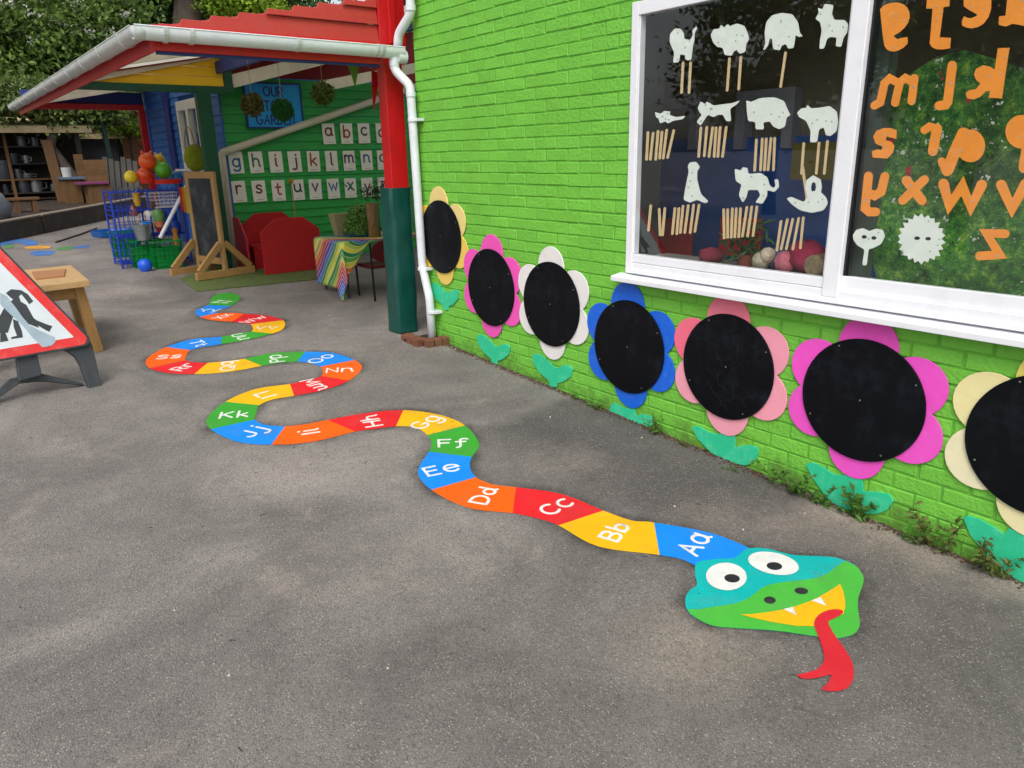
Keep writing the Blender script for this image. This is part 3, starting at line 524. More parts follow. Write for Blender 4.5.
# ================================================================== WINDOW DISPLAY (stuck on the inside of the glass)
PAPER = mat('white craft foam', 'e9efe8', .8, .05, 9, .1, 80); ORG = mat('orange craft foam', 'f79a3a', .75, .06, 7, .1, 80); STK = mat('pale lolly stick wood', 'dfc496', .7, .12, 20, stretch=(8, 8, 1)); TACK = mat('grey sticky tack', 'aab2b4', .8)
def gpoly(mb, pts, gx, t=.003, off=.0045, mi=0): return mb.prism([wallpt(PX(x, y, gx+off)) for x, y in pts], V((gx+off, 0, 0)), -Y_, Z_, -X_, t, mi)
def zpx(P, ox, oy, s): return [(ox+a/s, oy+b/s) for a, b in P]
def inpoly(p, P):
    c = False; j = len(P)-1
    for i in range(len(P)):
        if (P[i][1] > p[1]) != (P[j][1] > p[1]) and p[0] < (P[j][0]-P[i][0])*(p[1]-P[i][1])/(P[j][1]-P[i][1]+1e-9)+P[i][0]: c = not c
        j = i
    return c
def cutout(name, lab, cat, polys, gx, m, group, dots=4, parts=()):
    c = PX(sum(p[0] for p in polys[0])/len(polys[0]), sum(p[1] for p in polys[0])/len(polys[0]), gx+.0045)
    mb = MB()
    for i, P in enumerate(polys): gpoly(mb, P, gx, .003, .0045+i*.0004)
    o = tag(build(name, mb, m, loc=c), lab, cat, group)
    P = polys[0]; xs = [p[0] for p in P]; ys_ = [p[1] for p in P]; n = 0
    for _ in range(200):
        q = (rnd.uniform(min(xs), max(xs)), rnd.uniform(min(ys_), max(ys_)))
        if n < dots and all(inpoly((q[0]+e, q[1]+f), P) for e in (-1.5, 1.5) for f in (-1.5, 1.5)): d = MB(); gpoly(d, ell(q[0], q[1], .9, .9, 7), gx, .0006, .0013); n += 1; build('tack_dot', d, TACK, o)
    for nm, PP, mm in parts:
        for q in PP: e = MB(); gpoly(e, q, gx, .0006, .0013); build(nm, e, mm, o)
    return o
ZA, ZC, ZD = (620, 0, 4.267), (620, 140, 4.267), (820, 140, 3.84)
sm2 = lambda P: [((a[0]*7+b[0])/8, (a[1]*7+b[1])/8) for a, b in zip(P, P[1:]+P[:1]) for a, b in ((a, b), (b, a))]
an = [
 ('lion cub with raised tail', ZA, [(213, 180), (215, 145), (235, 122), (258, 122), (272, 140), (275, 165), (300, 172), (312, 150), (310, 130), (325, 113), (331, 120), (320, 140), (318, 175), (312, 195), (305, 255), (290, 258), (278, 250), (280, 235), (258, 232), (252, 265), (228, 268), (232, 225), (222, 200)]),
 ('hippo with open square muzzle', ZA, [(388, 150), (400, 125), (425, 122), (432, 106), (445, 118), (460, 103), (470, 112), (500, 100), (530, 110), (545, 140), (552, 170), (540, 185), (535, 222), (512, 230), (498, 212), (485, 222), (478, 238), (448, 235), (440, 205), (415, 200), (398, 180)]),
 ('elephant with hanging trunk', ZA, [(612, 212), (622, 185), (618, 140), (625, 95), (650, 65), (690, 55), (735, 60), (760, 95), (768, 140), (780, 155), (766, 158), (750, 150), (742, 205), (720, 208), (708, 188), (692, 195), (682, 215), (655, 210), (650, 165), (640, 165), (632, 195), (620, 212)]),
 ('long necked cow', ZA, [(835, 80), (850, 55), (845, 33), (865, 40), (875, 16), (912, 22), (905, 60), (915, 85), (960, 85), (975, 105), (970, 140), (955, 160), (945, 200), (922, 198), (925, 160), (900, 158), (885, 165), (872, 207), (852, 209), (855, 170), (862, 130), (855, 95)]),
 ('little lizard', ZA, [(150, 478), (175, 485), (190, 473), (216, 476), (212, 490), (240, 500), (280, 494), (270, 508), (230, 515), (205, 527), (195, 518), (172, 527), (165, 505), (155, 500)]),
 ('leaping cat', ZA, [(333, 460), (345, 433), (365, 445), (370, 433), (400, 450), (440, 445), (480, 440), (513, 428), (500, 445), (470, 465), (475, 517), (455, 517), (440, 490), (420, 490), (400, 500), (375, 490), (345, 537), (328, 520), (350, 490), (340, 478)]),
 ('rhino with blunt nose', ZA, [(540, 428), (560, 435), (600, 418), (660, 415), (700, 430), (715, 465), (728, 492), (712, 502), (705, 540), (680, 552), (655, 540), (640, 518), (612, 523), (615, 552), (580, 552), (578, 520), (548, 517), (542, 470)]),
 ('bear looking left', ZA, [(757, 480), (775, 462), (795, 460), (800, 448), (815, 462), (850, 460), (895, 452), (925, 475), (932, 520), (925, 560), (900, 580), (880, 577), (870, 543), (850, 553), (842, 607), (812, 607), (815, 560), (795, 515), (765, 500)]),
 ('seal sitting upright', ZC, [(300, 95), (325, 93), (342, 115), (330, 135), (330, 170), (345, 230), (378, 262), (365, 270), (330, 255), (300, 267), (272, 255), (278, 215), (288, 165), (295, 135), (290, 112)]),
 ('tiger with curled tail', ZC, [(490, 123), (515, 130), (525, 116), (545, 120), (548, 145), (600, 140), (630, 160), (640, 195), (655, 205), (665, 195), (660, 168), (675, 168), (680, 200), (660, 222), (630, 214), (628, 240), (610, 272), (578, 267), (600, 235), (590, 213), (548, 213), (540, 245), (525, 267), (508, 235), (520, 190), (495, 175)]),
 ('swan with looped neck', ZC, [(712, 250), (730, 242), (785, 265), (805, 235), (822, 218), (850, 215), (880, 245), (888, 270), (870, 300), (820, 311), (770, 300), (735, 275)])]
AW = []
for nm, zz, P in an:
    Q = [sm2(zpx(P, *zz))]
    if nm.startswith('swan'): Q.append(zpx(stroke_poly([(812, 245), (803, 205), (808, 178), (826, 165), (846, 176), (850, 200), (845, 228)], 24), *zz))
    cutout('animal_cutout', 'white cutout of a %s taped inside the left window pane' % nm, 'paper cutout', Q, GX1, PAPER, 'white animal cutouts on the window')
EYE = mat('dark eye hole', '23282a', .7)
cutout('mask_cutout', 'small white heart shaped mask on a stick in the right window pane', 'paper mask', [sm2(zpx([(127, 365), (140, 345), (165, 338), (190, 350), (215, 340), (242, 345), (250, 370), (235, 400), (205, 415), (187, 420), (180, 482), (163, 480), (172, 420), (145, 405), (130, 385)], *ZD))], GX2, PAPER, 'white masks on the window', 2, [('eye_hole', [zpx(ell(170, 372, 10, 7, 10), *ZD), zpx(ell(207, 376, 10, 7, 10), *ZD)], EYE)])
jag = []
for k in range(44): a = 2*math.pi*k/44; r = (96 if k % 2 else 82)+rnd.uniform(-4, 4); jag.append((390+r*math.cos(a)*.96, 380+r*math.sin(a)))
cutout('mask_cutout', 'big white lion mask with ragged mane in the right window pane', 'paper mask', [zpx(jag, *ZD)], GX2, PAPER, 'white masks on the window', 4, [('eye_hole', [zpx(ell(373, 377, 11, 7, 10), *ZD), zpx(ell(415, 379, 11, 7, 10), *ZD)], EYE)])
ZF, ZB = (860, 0, 5.488), (820, 0, 4.265)
sp = stroke_poly
orange = [
 ('g, leftmost of the top row', [zpx([(112, 50), (130, 32), (150, 22), (180, 15), (212, 14), (240, 24), (260, 42), (272, 68), (274, 95), (266, 122), (250, 148), (222, 175), (184, 198), (205, 215), (232, 208), (262, 203), (262, 240), (240, 262), (215, 276), (190, 283), (166, 281), (148, 270), (136, 252), (128, 205), (122, 150), (116, 95)], *ZF)]),
 ('f with a crossbar and foot in the top row', [zpx([(365, 47), (370, -22), (430, -30), (495, -20), (490, 35), (460, 40), (438, 205), (500, 208), (495, 265), (455, 272), (420, 270), (396, 258), (384, 238), (400, 48)], *ZF)]),
 ('e shaped like a nine in the top row', [zpx([(570, 0), (575, -40), (640, -60), (700, -40), (722, 5), (720, 50), (706, 95), (680, 130), (650, 148), (615, 156), (585, 152), (562, 140), (560, 115), (572, 90), (590, 98), (612, 100), (640, 88), (645, 80), (600, 55), (572, 35)], *ZF)]),
 ('d cut off by the top right corner of the photo', [zpx([(812, -30), (870, -60), (960, -60), (960, 140), (900, 142), (860, 134), (840, 130), (800, 146), (762, 136), (765, 90), (800, 86)], *ZF)]),
 ('m in the second row', [zpx(sp(P, 44), *ZF) for P in ([(300, 428), (284, 556)], [(290, 450), (250, 428), (222, 450), (208, 500), (194, 565)], [(205, 452), (165, 430), (135, 458), (122, 520), (112, 562), (80, 580)])]),
 ('l in the second row', [zpx(sp([(508, 358), (482, 560), (470, 576), (435, 580)], 50), *ZF)]),
 ('k in the second row', [zpx([(758, 265), (822, 262), (800, 400), (780, 540), (708, 536), (716, 500), (694, 500), (660, 532), (625, 546), (590, 540), (582, 512), (600, 495), (636, 490), (662, 458), (640, 440), (627, 410), (638, 378), (678, 358), (715, 366), (740, 382)], *ZF)]),
 ('s in the third row', [zpx([(328, 556), (326, 592), (286, 582), (280, 598), (304, 604), (318, 622), (312, 652), (288, 676), (226, 672), (222, 645), (248, 636), (262, 641), (268, 626), (238, 612), (228, 582), (242, 558), (272, 546), (302, 546)], *ZB)]),
 ('r in the third row', [zpx(sp([(500, 548), (482, 645)], 42), *ZB), zpx(sp([(500, 548), (468, 540), (446, 555)], 34), *ZB)]),
 ('q with a kicked foot in the third row', [zpx(ell(643, 622, 62, 70, 24), *ZB), zpx(sp([(612, 568), (575, 650), (545, 725)], 50), *ZB), zpx(sp([(520, 688), (540, 735)], 34), *ZB)]),
 ('p at the right edge of the third row', [zpx(ell(862, 562, 70, 72, 24), *ZB), zpx(sp([(890, 600), (872, 715)], 48), *ZB)]),
 ('y at the left of the fourth row', [zpx(sp([(187, 138), (174, 262), (190, 276), (215, 276)], 34), *ZD), zpx(sp([(250, 140), (236, 198), (210, 214), (190, 205)], 34), *ZD)]),
 ('x in the fourth row', [zpx(sp([(332, 155), (392, 232)], 36), *ZD), zpx(sp([(402, 152), (318, 232)], 34), *ZD)]),
 ('w in the fourth row', [zpx(sp([(475, 168), (498, 250), (548, 176), (580, 256), (622, 172)], 40), *ZD)]),
 ('v at the right edge of the fourth row', [zpx(sp([(697, 172), (738, 262), (790, 168)], 40), *ZD)]),
 ('z alone at the bottom of the right window pane', [zpx(sp([(712, 360), (640, 358), (690, 440), (614, 445)], 34), *ZD)])]
for nm, Q in orange: cutout('letter_cutout', 'orange back to front letter %s' % nm, 'foam letter', Q, GX2, ORG, 'orange letters on the right window pane', 3)
bund = {
 'white lion cub cutout': (ZA, [(270, 268, 263, 395), (302, 268, 295, 395)]), 'white hippo cutout': (ZA, [(468, 250, 458, 385), (516, 245, 507, 380)]), 'white elephant cutout': (ZA, [(707, 225, 686, 370)]),
 'small white lizard cutout': (ZA, [(120, 565, 114, 680), (142, 568, 130, 680), (163, 560, 153, 680), (180, 563, 170, 675), (200, 555, 185, 675), (230, 557, 204, 672)]),
 'leaping white cat cutout': (ZA, [(346, 546, 336, 668), (371, 543, 360, 665), (396, 545, 380, 668), (411, 545, 402, 668), (428, 543, 418, 668), (454, 543, 438, 668)]),
 'white rhino cutout': (ZA, [(583, 597, 575, 727), (608, 593, 600, 725), (625, 592, 617, 725), (645, 590, 632, 725), (661, 590, 655, 725)]),
 'white bear cutout': (ZA, [(785, 612, 775, 740), (850, 610, 838, 740), (886, 603, 872, 740)]),
 'upright white seal cutout': (ZC, [(132, 280, 122, 385), (168, 295, 172, 405), (192, 292, 182, 405), (235, 292, 224, 400), (252, 292, 243, 400), (270, 282, 258, 395), (292, 280, 277, 395), (315, 278, 300, 395), (338, 278, 320, 390)]),
 'white tiger cutout': (ZC, [(443, 297, 445, 418), (460, 297, 460, 415), (480, 293, 475, 415), (497, 293, 490, 413), (515, 293, 507, 413), (542, 287, 523, 410), (563, 285, 545, 410), (585, 285, 568, 408)]),
 'white swan cutout': (ZC, [(688, 347, 670, 470), (715, 340, 688, 465), (738, 338, 710, 465), (763, 335, 738, 465), (783, 332, 770, 460)])}
for k, (zz, ls) in bund.items():
    for (a, b, c, d) in ls:
        mb = MB(); P = zpx(sp([(a, b), (c, d)], 11), *zz); gpoly(mb, P, GX1, .002); o = build('lolly_stick', mb, STK, loc=PX(P[0][0], P[0][1], GX1+.0045))
        tag(o, 'wooden lolly stick taped upright to the glass below the %s' % k, 'lolly stick', 'lolly sticks below the %s' % k)
mb = MB(); P = zpx(sp([(780, 115), (797, 245)], 11), *ZC); gpoly(mb, P, GX1, .002, .0085); tag(build('lolly_stick', mb, STK, loc=PX(P[0][0], P[0][1], GX1+.0045)), 'slanting wooden lolly stick overlapping the neck of the white swan cutout', 'lolly stick')
# things standing inside the window
def meadow():
    m = bpy.data.materials.new('painted meadow'); m.use_nodes = True; t = m.node_tree; b = t.nodes['Principled BSDF']; L = t.links.new; tc = nd(t, 'ShaderNodeTexCoord').outputs['Object']
    n = nd(t, 'ShaderNodeTexNoise'); n.inputs['Scale'].default_value = 19; n.inputs['Detail'].default_value = 10; n.inputs['Roughness'].default_value = .85; n.inputs['Distortion'].default_value = .15; L(tc, n.inputs['Vector'])
    r = nd(t, 'ShaderNodeValToRGB'); e = r.color_ramp.elements; e[0].position = .38; e[0].color = (*S('102a14'), 1); e[1].position = .62; e[1].color = (*S('9fc04a'), 1); q = e.new(.46); q.color = (*S('2f6b2a'), 1); q = e.new(.54); q.color = (*S('4f8f3a'), 1); L(n.outputs[0], r.inputs[0]); col = r.outputs[0]
    nl = nd(t, 'ShaderNodeTexNoise'); nl.inputs['Scale'].default_value = 2.6; nl.inputs['Detail'].default_value = 4; L(tc, nl.inputs['Vector']); rl = nd(t, 'ShaderNodeMapRange'); rl.inputs[1].default_value = .35; rl.inputs[2].default_value = .65; rl.inputs[3].default_value = .35; rl.inputs[4].default_value = 1.25; L(nl.outputs[0], rl.inputs[0]); ml_ = nd(t, 'ShaderNodeVectorMath', operation='MULTIPLY'); L(col, ml_.inputs[0]); L(rl.outputs[0], ml_.inputs[1]); col = ml_.outputs[0]
    for sc_, thr, c in ((15, .09, 'cfd6c4'), (9, .10, 'a8283c'), (26, .06, 'd8c9d0'), (34, .08, 'b7c95a')):
        v = nd(t, 'ShaderNodeTexVoronoi'); v.inputs['Scale'].default_value = sc_; dn = nd(t, 'ShaderNodeMixRGB', blend_type='LINEAR_LIGHT'); dn.inputs[0].default_value = .07; n3 = nd(t, 'ShaderNodeTexNoise'); n3.inputs['Scale'].default_value = 14+sc_; n3.inputs['Detail'].default_value = 6; L(tc, n3.inputs['Vector']); L(tc, dn.inputs[1]); L(n3.outputs['Color'], dn.inputs[2]); L(dn.outputs[0], v.inputs['Vector']); vc = nd(t, 'ShaderNodeSeparateColor'); L(v.outputs['Color'], vc.inputs[0])
        a = nd(t, 'ShaderNodeMath', operation='LESS_THAN'); a.inputs[1].default_value = thr+.1; L(v.outputs['Distance'], a.inputs[0]); g2 = nd(t, 'ShaderNodeMath', operation='GREATER_THAN'); g2.inputs[1].default_value = .74; L(vc.outputs[1], g2.inputs[0])
        mu = nd(t, 'ShaderNodeMath', operation='MULTIPLY'); L(a.outputs[0], mu.inputs[0]); L(g2.outputs[0], mu.inputs[1]); mx = nd(t, 'ShaderNodeMix', data_type='RGBA'); L(mu.outputs[0], mx.inputs[0]); L(col, mx.inputs[6]); mx.inputs[7].default_value = (*S(c), 1); col = mx.outputs[2]
    L(col, b.inputs['Base Color']); b.inputs['Roughness'].default_value = .7; return m
bx = D+.30
top = [wallpt(PX(x, y, bx)) for x, y in ((845, 150), (868, 110), (905, 78), (935, 58), (965, 50), (1000, 60), (1040, 75), (1080, 80))]
mb = MB(); mb.prism([(-1.93, 1.29)]+top+[(-.62, 2.3), (-.62, 1.29)], V((bx, 0, 0)), -Y_, Z_, -X_, .01)
tag(build('meadow_backdrop', mb, meadow(), loc=(bx, 1.3, 1.292)), 'green meadow picture with red and white flowers standing behind the right window pane', 'backdrop')
zb = 1.292
def inside(x, y, X): return PX(x, y, X)
def fuzzy(mb, c, r, n=24, amp=.05, sz=1):
    o = len(mb.v); mb.ball(c, r, n, sz=sz)
    for i in range(o, len(mb.v)): p = mb.v[i]; d = p-V(c); mb.v[i] = V(c)+d*(1+rnd.uniform(-amp, amp))
for (x, y, r, c, lab) in ((767.5, 255.5, .046, 'bcae9a', 'beige pompom ball on the inner window ledge, the upper of two'), (761, 262, .052, 'a9a28c', 'greyish beige pompom ball on the inner window ledge, left of its twin'), (785, 265, .06, 'd27484', 'pink and grey ball on the inner window ledge near the white frame')):
    p = inside(x, y, D+.14); mb = MB(); fuzzy(mb, (p.x, p.y, max(zb+r, p.z)), r); tag(build('pompom_ball', mb, mat('wool '+c, c, .95, .3, 40, .5, 90), loc=(p.x, p.y, zb), smooth='all'), lab, 'ball', 'balls on the inner window ledge')
p = inside(818, 262, D+.15); mb = MB(); mb.tube([(p.x-.05, p.y, zb+.06), (p.x+.1, p.y, zb+.06)], .06, 16); o = build('twine_roll', mb, mat('coiled twine', '8f7d62', .9, .4, 30, .6, 70), loc=(p.x, p.y, zb), smooth=True, bevel=.012); tag(o, 'brown roll of twine on the inner window ledge beside the white mullion', 'roll')
p = inside(808, 245, D+.2); mb = MB(); fuzzy(mb, (p.x, p.y, zb+.09), .11, 14, .18, .8); tag(build('cloth_bundle', mb, mat('raspberry cloth', 'a32c4c', .9, .35, 14, .5, 30), loc=(p.x, p.y, zb), smooth='all'), 'raspberry pink cloth bundle behind the lolly sticks', 'cloth')
p = inside(788, 258, D+.22); mb = MB(); fuzzy(mb, (p.x, p.y+.05, zb+.06), .085, 14, .15, .75); tag(build('cloth_bag', mb, mat('slate blue cloth', '38506a', .9, .35, 14, .5, 30), loc=(p.x, p.y, zb), smooth='all'), 'slate blue cloth bag beside the raspberry bundle on the ledge', 'bag')
p = inside(725, 255, D+.2); mb = MB(); fuzzy(mb, (p.x, p.y+.1, zb+.04), .08, 14, .2, .6); tag(build('cloth_bundle', mb, mat('dusky red cloth', '7d2233', .9, .35, 14, .5, 30), loc=(p.x, p.y, zb), smooth='all'), 'small dusky red cloth bundle low in the left window pane', 'cloth')
p = inside(745, 262, D+.2); pl = thing('pot_plant', 'leafy dark green plant on the inner window ledge left of the pompoms', 'plant', (p.x, p.y, zb)); mb = MB(); mb.lathe([(.04, 0), (.055, .07)], (p.x, p.y, zb), 14); build('pot', mb, mat('terracotta pot', '8a4a34', .8), pl, smooth=True)
mb = MB(); rr = random.Random(3)
for k in range(130):
    a = rr.uniform(0, 6.28); h = rr.uniform(.04, .26); d = rr.uniform(.02, .14); mb.leaf((p.x+d*math.cos(a)*.6, p.y+d*math.sin(a), zb+h), .09, .02, rr)
build('leaves', mb, mat('houseplant leaf', '2f5a28', .5, .2, island=.35), pl)
p0 = PX(793, 143, D+1.2); p1 = PX(836, 180, D+1.2); mb = MB(); mb.box((p0.x, p1.y, p1.z), (p0.x+.008, p0.y, p0.z)); tag(build('yellow_notice', mb, mat('mustard sheet', '8d8012', .7, .15, 12), loc=(p0.x, p0.y, p1.z)), 'mustard yellow sheet hanging inside behind the bear cutout', 'notice')
# two red chairs in the room
REDC = mat('red plastic chair', 'd43a34', .5)  # red brightened too, in place of indoor light
for (x, lab) in ((662, 'red chair inside the room at the left end of the window'), (728, 'red chair inside the room behind the white tiger cutout')):
    c = PX(x, 235, 4.75); ch = thing('red_chair', lab, 'chair', (c.x, c.y, .25), 'red chairs inside the room'); zt = c.z+.12; zs = zt-.42
    mb = MB(); mb.box((c.x+.14, c.y-.19, zs+.12), (c.x+.17, c.y+.19, zt)); build('backrest', mb, REDC, ch, bevel=.012)
    mb = MB(); mb.box((c.x-.2, c.y-.19, zs-.03), (c.x+.17, c.y+.19, zs)); build('seat', mb, REDC, ch, bevel=.012)
    for (a, b_) in ((-.17, -.17), (-.17, .17), (.155, -.17), (.155, .17)): mb = MB(); mb.tube([(c.x+a, c.y+b_, .25), (c.x+a, c.y+b_, zs+(.13 if a > 0 else 0))], .013); build('leg', mb, GREYF, ch, smooth=True)
# ================================================================== DRAINPIPES
PIPE = mat('white plastic pipe', 'dfe4ea', .35, .05, 5, dirt='8d8f88', dirt_amt=.25, dscale=6)
def bend(pts, n=5):
    P = [V(p) for p in pts]; out = [P[0]]
    for i in range(1, len(P)-1):
        a = P[i]+(P[i-1]-P[i]).normalized()*min(.05, (P[i-1]-P[i]).length*.45); b_ = P[i]+(P[i+1]-P[i]).normalized()*min(.05, (P[i+1]-P[i]).length*.45)
        for k in range(n+1): s = k/n; out.append(a*(1-s)**2+P[i]*2*s*(1-s)+b_*s*s)
    return out+[P[-1]]
GZ = 2.842; TX = PY(394, 58, 6.2).x
dp = thing('drainpipe', 'white drainpipe running down the corner of the green wall beside the dark green post padding', 'drainpipe', (D-.07, 5.95, zg(5.95)))
q1 = PX(407, 88, D-.07); q2 = PX(419.5, 268, D-.07); q3 = PX(429.5, 298, D-.075); q4 = PX(432, 333, D-.075); q1.y = 6.07; q2.y = 6.03
pts = [V((TX, 6.2, GZ-.05)), PY(394.5, 70, 6.2), V((D-.07, 6.07, PY(404, 86, 6.1).z)), V((D-.07, 6.03, q2.z+.02)), q3, V((q4.x, q4.y, zg(q4.y)-.02))]
mb = MB(); mb.tube(bend(pts), .039, 16); build('pipe', mb, PIPE, dp, smooth='all')
for (zz_, yy, wd) in ((PX(412, 120, D-.07).z, 6.055, .03), (q2.z-.0, 6.03, .03), (q3.z-.13, q3.y-.02, .025)):
    mb = MB(); mb.tube([(D-.07, yy, zz_-wd/2), (D-.07, yy, zz_+wd/2)], .046, 16); mb.box((D-.075, yy-.075, zz_-.012), (D+.001, yy+.05, zz_+.012)); build('pipe_clip', mb, PIPE, dp, bevel=.002)
for (a, b_) in ((pts[1]+Z_*.03, pts[1]+Z_*.075), (V((D-.07, 6.065, pts[2].z-.09)), V((D-.07, 6.065, pts[2].z-.05)))): mb = MB(); mb.tube([a, b_], .044, 16); build('collar', mb, PIPE, dp, smooth=True)
up = thing('drainpipe', 'short white upper drainpipe elbow coming down above the gutter end', 'drainpipe', (D-.07, 6.0, GZ))
mb = MB(); mb.tube(bend([(D-.07, 5.99, 4.0), (D-.07, 5.99, 3.12), (D-.10, 6.17, 2.98), (D-.10, 6.2, GZ+.02)]), .039, 16); build('pipe', mb, PIPE, up, smooth='all')
for zz_ in (3.14, 3.33): mb = MB(); mb.tube([(D-.07, 5.99, zz_), (D-.07, 5.99, zz_+.045)], .045, 16); build('collar', mb, PIPE, up, smooth=True)
mb = MB(); mb.box((D-.12, 5.90, 3.345), (D+.001, 6.07, 3.385)); build('pipe_clip', mb, mat('grimy bracket', '6d7074', .6), up, bevel=.003)
# little brick kerb round the foot of the pipe
KB = mat('mossy red brick', '7a4a38', .9, .3, 12, .5, 60, dirt='4d5a30', dirt_amt=.6, dscale=6)
kb = MB()
for k in range(3): kb.obox((3.40+.005*k, 5.87+.108*k, zg(5.9)+.02), .10, .092, .1+.008*(k % 2), .1+.05*k)
for k in range(3): kb.obox((3.462+.083*k, 5.80-.008*k, zg(5.8)+.02), .075, .11, .1-.01*(k % 2), -.08+.05*k)
tag(build('brick_kerb', kb, KB, loc=(3.45, 5.82, zg(5.82)), bevel=.008), 'low mossy red brick kerb around the foot of the white drainpipe', 'kerb')
kb = MB(); kb.obox((3.5, 5.95, zg(5.95)+.015), .28, .25, .04); sd = build('kerb_soil', kb, mat('dark soil', '2e2620', .95, .4, 30, .8, 60)); struct(sd, 'stuff'); sd['label'] = 'dark soil inside the brick kerb'; sd['category'] = 'soil'
# ================================================================== WEEDS along the wall foot
WD = mat('weed leaf', '4f7a2a', .6, .2, 6, island=.4, transl=.25); WD2 = mat('dry weed leaf', '5f6a30', .7, .2, 6, island=.45, transl=.2); STEM = mat('weed stem', '5d6a34', .7)
def weed(px, py, h, w_, n, lab, m=WD, L=.05, seed=1, stalks=5, wy=.6):
    p = G(px, py); p.x = min(p.x, D-.03); p.z = zg(p.y); rr = random.Random(seed); t_ = thing('weed', lab, 'weed', p, 'weeds at the foot of the green wall'); s_ = MB(); l_ = MB()
    for k in range(stalks):
        a = rr.uniform(0, 6.28); b = p+V((-abs(rr.gauss(0, .012)), rr.gauss(0, w_*wy*.5), -.005)); tip = b+V((-abs(math.cos(a))*w_*.35, math.sin(a)*w_*.5, h*rr.uniform(.55, 1))); tip.x = min(tip.x, D-.012); md = (b+tip)/2+V((-.01, rr.gauss(0, .01), h*.08)); s_.tube([b, md, tip], [.0025, .002, .001], 5)
        for q in range(n//stalks): f = rr.uniform(.12, 1); c = b*(1-f)+tip*f+V((-abs(rr.gauss(0, .008)), rr.gauss(0, .01), 0)); c.x = min(c.x, D-.02); l_.leaf(c, L*rr.uniform(.5, 1.1), L*.42, rr)
    for i, v in enumerate(l_.v): 
        if v.x > D-.004: l_.v[i].x = D-.004
        if v.z < zg(v.y)+.003: l_.v[i].z = zg(v.y)+.003
    build('stalks', s_, STEM, t_); build('leaves', l_, m, t_)
weed(797, 492, .17, .30, 130, 'bushy green weed at the left tip of the mint leaf under the large magenta flower', seed=2, stalks=10)
weed(822, 502, .06, .14, 40, 'low green weed at the foot of the large magenta flower', seed=12, stalks=6)
weed(868, 515, .17, .13, 70, 'upright broad leaved weed in front of the mint leaf of the large magenta flower', seed=3, L=.07)
weed(943, 548, .24, .16, 90, 'tall reddish brown weed between the large magenta and cream flowers', m=WD2, seed=4, stalks=6)
weed(925, 545, .07, .16, 40, 'low green clump at the base of the tall reddish brown weed', seed=5, L=.035, stalks=6)
weed(990, 572, .2, .13, 70, 'drooping dusty weed in front of the cream flower leaf', m=WD2, seed=6, L=.06)
weed(665, 432, .16, .13, 60, 'wispy dry green weed between the blue and pink flowers', seed=7, L=.035, stalks=7)
weed(603, 407, .07, .15, 50, 'small dark green weed under the blue flower', seed=8, L=.04, stalks=6)
weed(577, 399, .06, .06, 24, 'tiny pale weed tuft at the wall left of the blue flower', seed=9, L=.03)
weed(690, 444, .05, .09, 26, 'tiny brown weed tuft left of the pink flower leaf', m=WD2, seed=10, L=.03)
weed(735, 470, .04, .1, 20, 'flat green weed sprig below the pink flower leaf', seed=14, L=.03)
# grit and dead leaves swept against the wall
gr = MB(); rr = random.Random(5)
for k in range(2600):
    y = rr.uniform(-1, 5.9); x = D-abs(rr.gauss(0, .03))-.003; r = rr.uniform(.002, .006); c = V((x, y, zg(y)+r*.5)); gr.obox(c, r*2, r*rr.uniform(1, 3), r*1.3, rr.uniform(0, 3))
o = build('wall_foot_grit', gr, mat('brown grit', '5a4634', .95, .4, 40, island=.6)); struct(o, 'stuff'); o['label'] = 'brown grit and dirt along the foot of the wall'; o['category'] = 'grit'
# ================================================================== CANOPY between the building and the hut
RED = mat('bright red gloss paint', 'c8141c', .38, .08, 4, .08, 40, dirt='7d1216', dirt_amt=.3, dscale=5, stretch=(6, 6, 1)); REDB = mat('weathered red boards', 'b5352c', .6, .1, 4, .15, 40, dirt='8b4a44', dirt_amt=.35, dscale=4); REDU = mat('red roof underside', '9a1c22', .6, .12, 5)
GUT = mat('grey white gutter', 'c9cdca', .4, .06, 4, dirt='868a86', dirt_amt=.4, dscale=5); CREAM = mat('cream painted timber', 'e6decb', .6, .08, 3, .1, 40, dirt='a3967a', dirt_amt=.35, dscale=5)
NAVY = mat('navy blue paint', '20347c', .5, .1, 5); YEL = mat('yellow painted boards', 'fbc90e', .55, .06, 4, .1, 40, dirt='b98d10', dirt_amt=.3, dscale=5); DGRN = mat('dark green paint', '0f5138', .5, .1, 5, .08, 30)
can = thing('canopy', 'red roofed timber canopy with white gutter joining the green building', 'canopy', (3.4, 6.4, zg(6.4)))
CX = 1.459; GY = 6.2; RSL = .19
def rz(x): return 2.885+RSL*(x-1.5)
def gutter(p, q, r=.066, n=10):
    p = V(p); q = V(q); d = (q-p).normalized(); u = Z_.cross(d).normalized(); mb = MB(); vs = []
    for e in (p, q):
        for rr_ in (r, r-.005):
            vs.append(e-u*rr_+Z_*.024)
            for k in range(n+1): a = math.pi+math.pi*k/n; vs.append(e+u*math.cos(a)*rr_+Z_*math.sin(a)*rr_)
            vs.append(e+u*rr_+Z_*.024)
    n += 2; m = n+1; fs = []
    for k in range(n): fs += [(k, k+1, 2*m+k+1, 2*m+k), (m+k+1, m+k, 3*m+k, 3*m+k+1), (k+1, k, m+k, m+k+1), (2*m+k, 2*m+k+1, 3*m+k+1, 3*m+k)]
    fs += [(0, 2*m, 3*m, m), (n, m+n, 3*m+n, 2*m+n)]
    mb.add(vs, fs)
    for s_ in (-1, 1): mb.tube([p+u*s_*(r-.001)+Z_*.024, q+u*s_*(r-.001)+Z_*.024], .006, 6)
    return mb
ZG = 2.862
gt = gutter((CX, 15.3, ZG), (CX, GY, ZG)); g1 = build('gutter', gt, GUT, can, smooth=True)
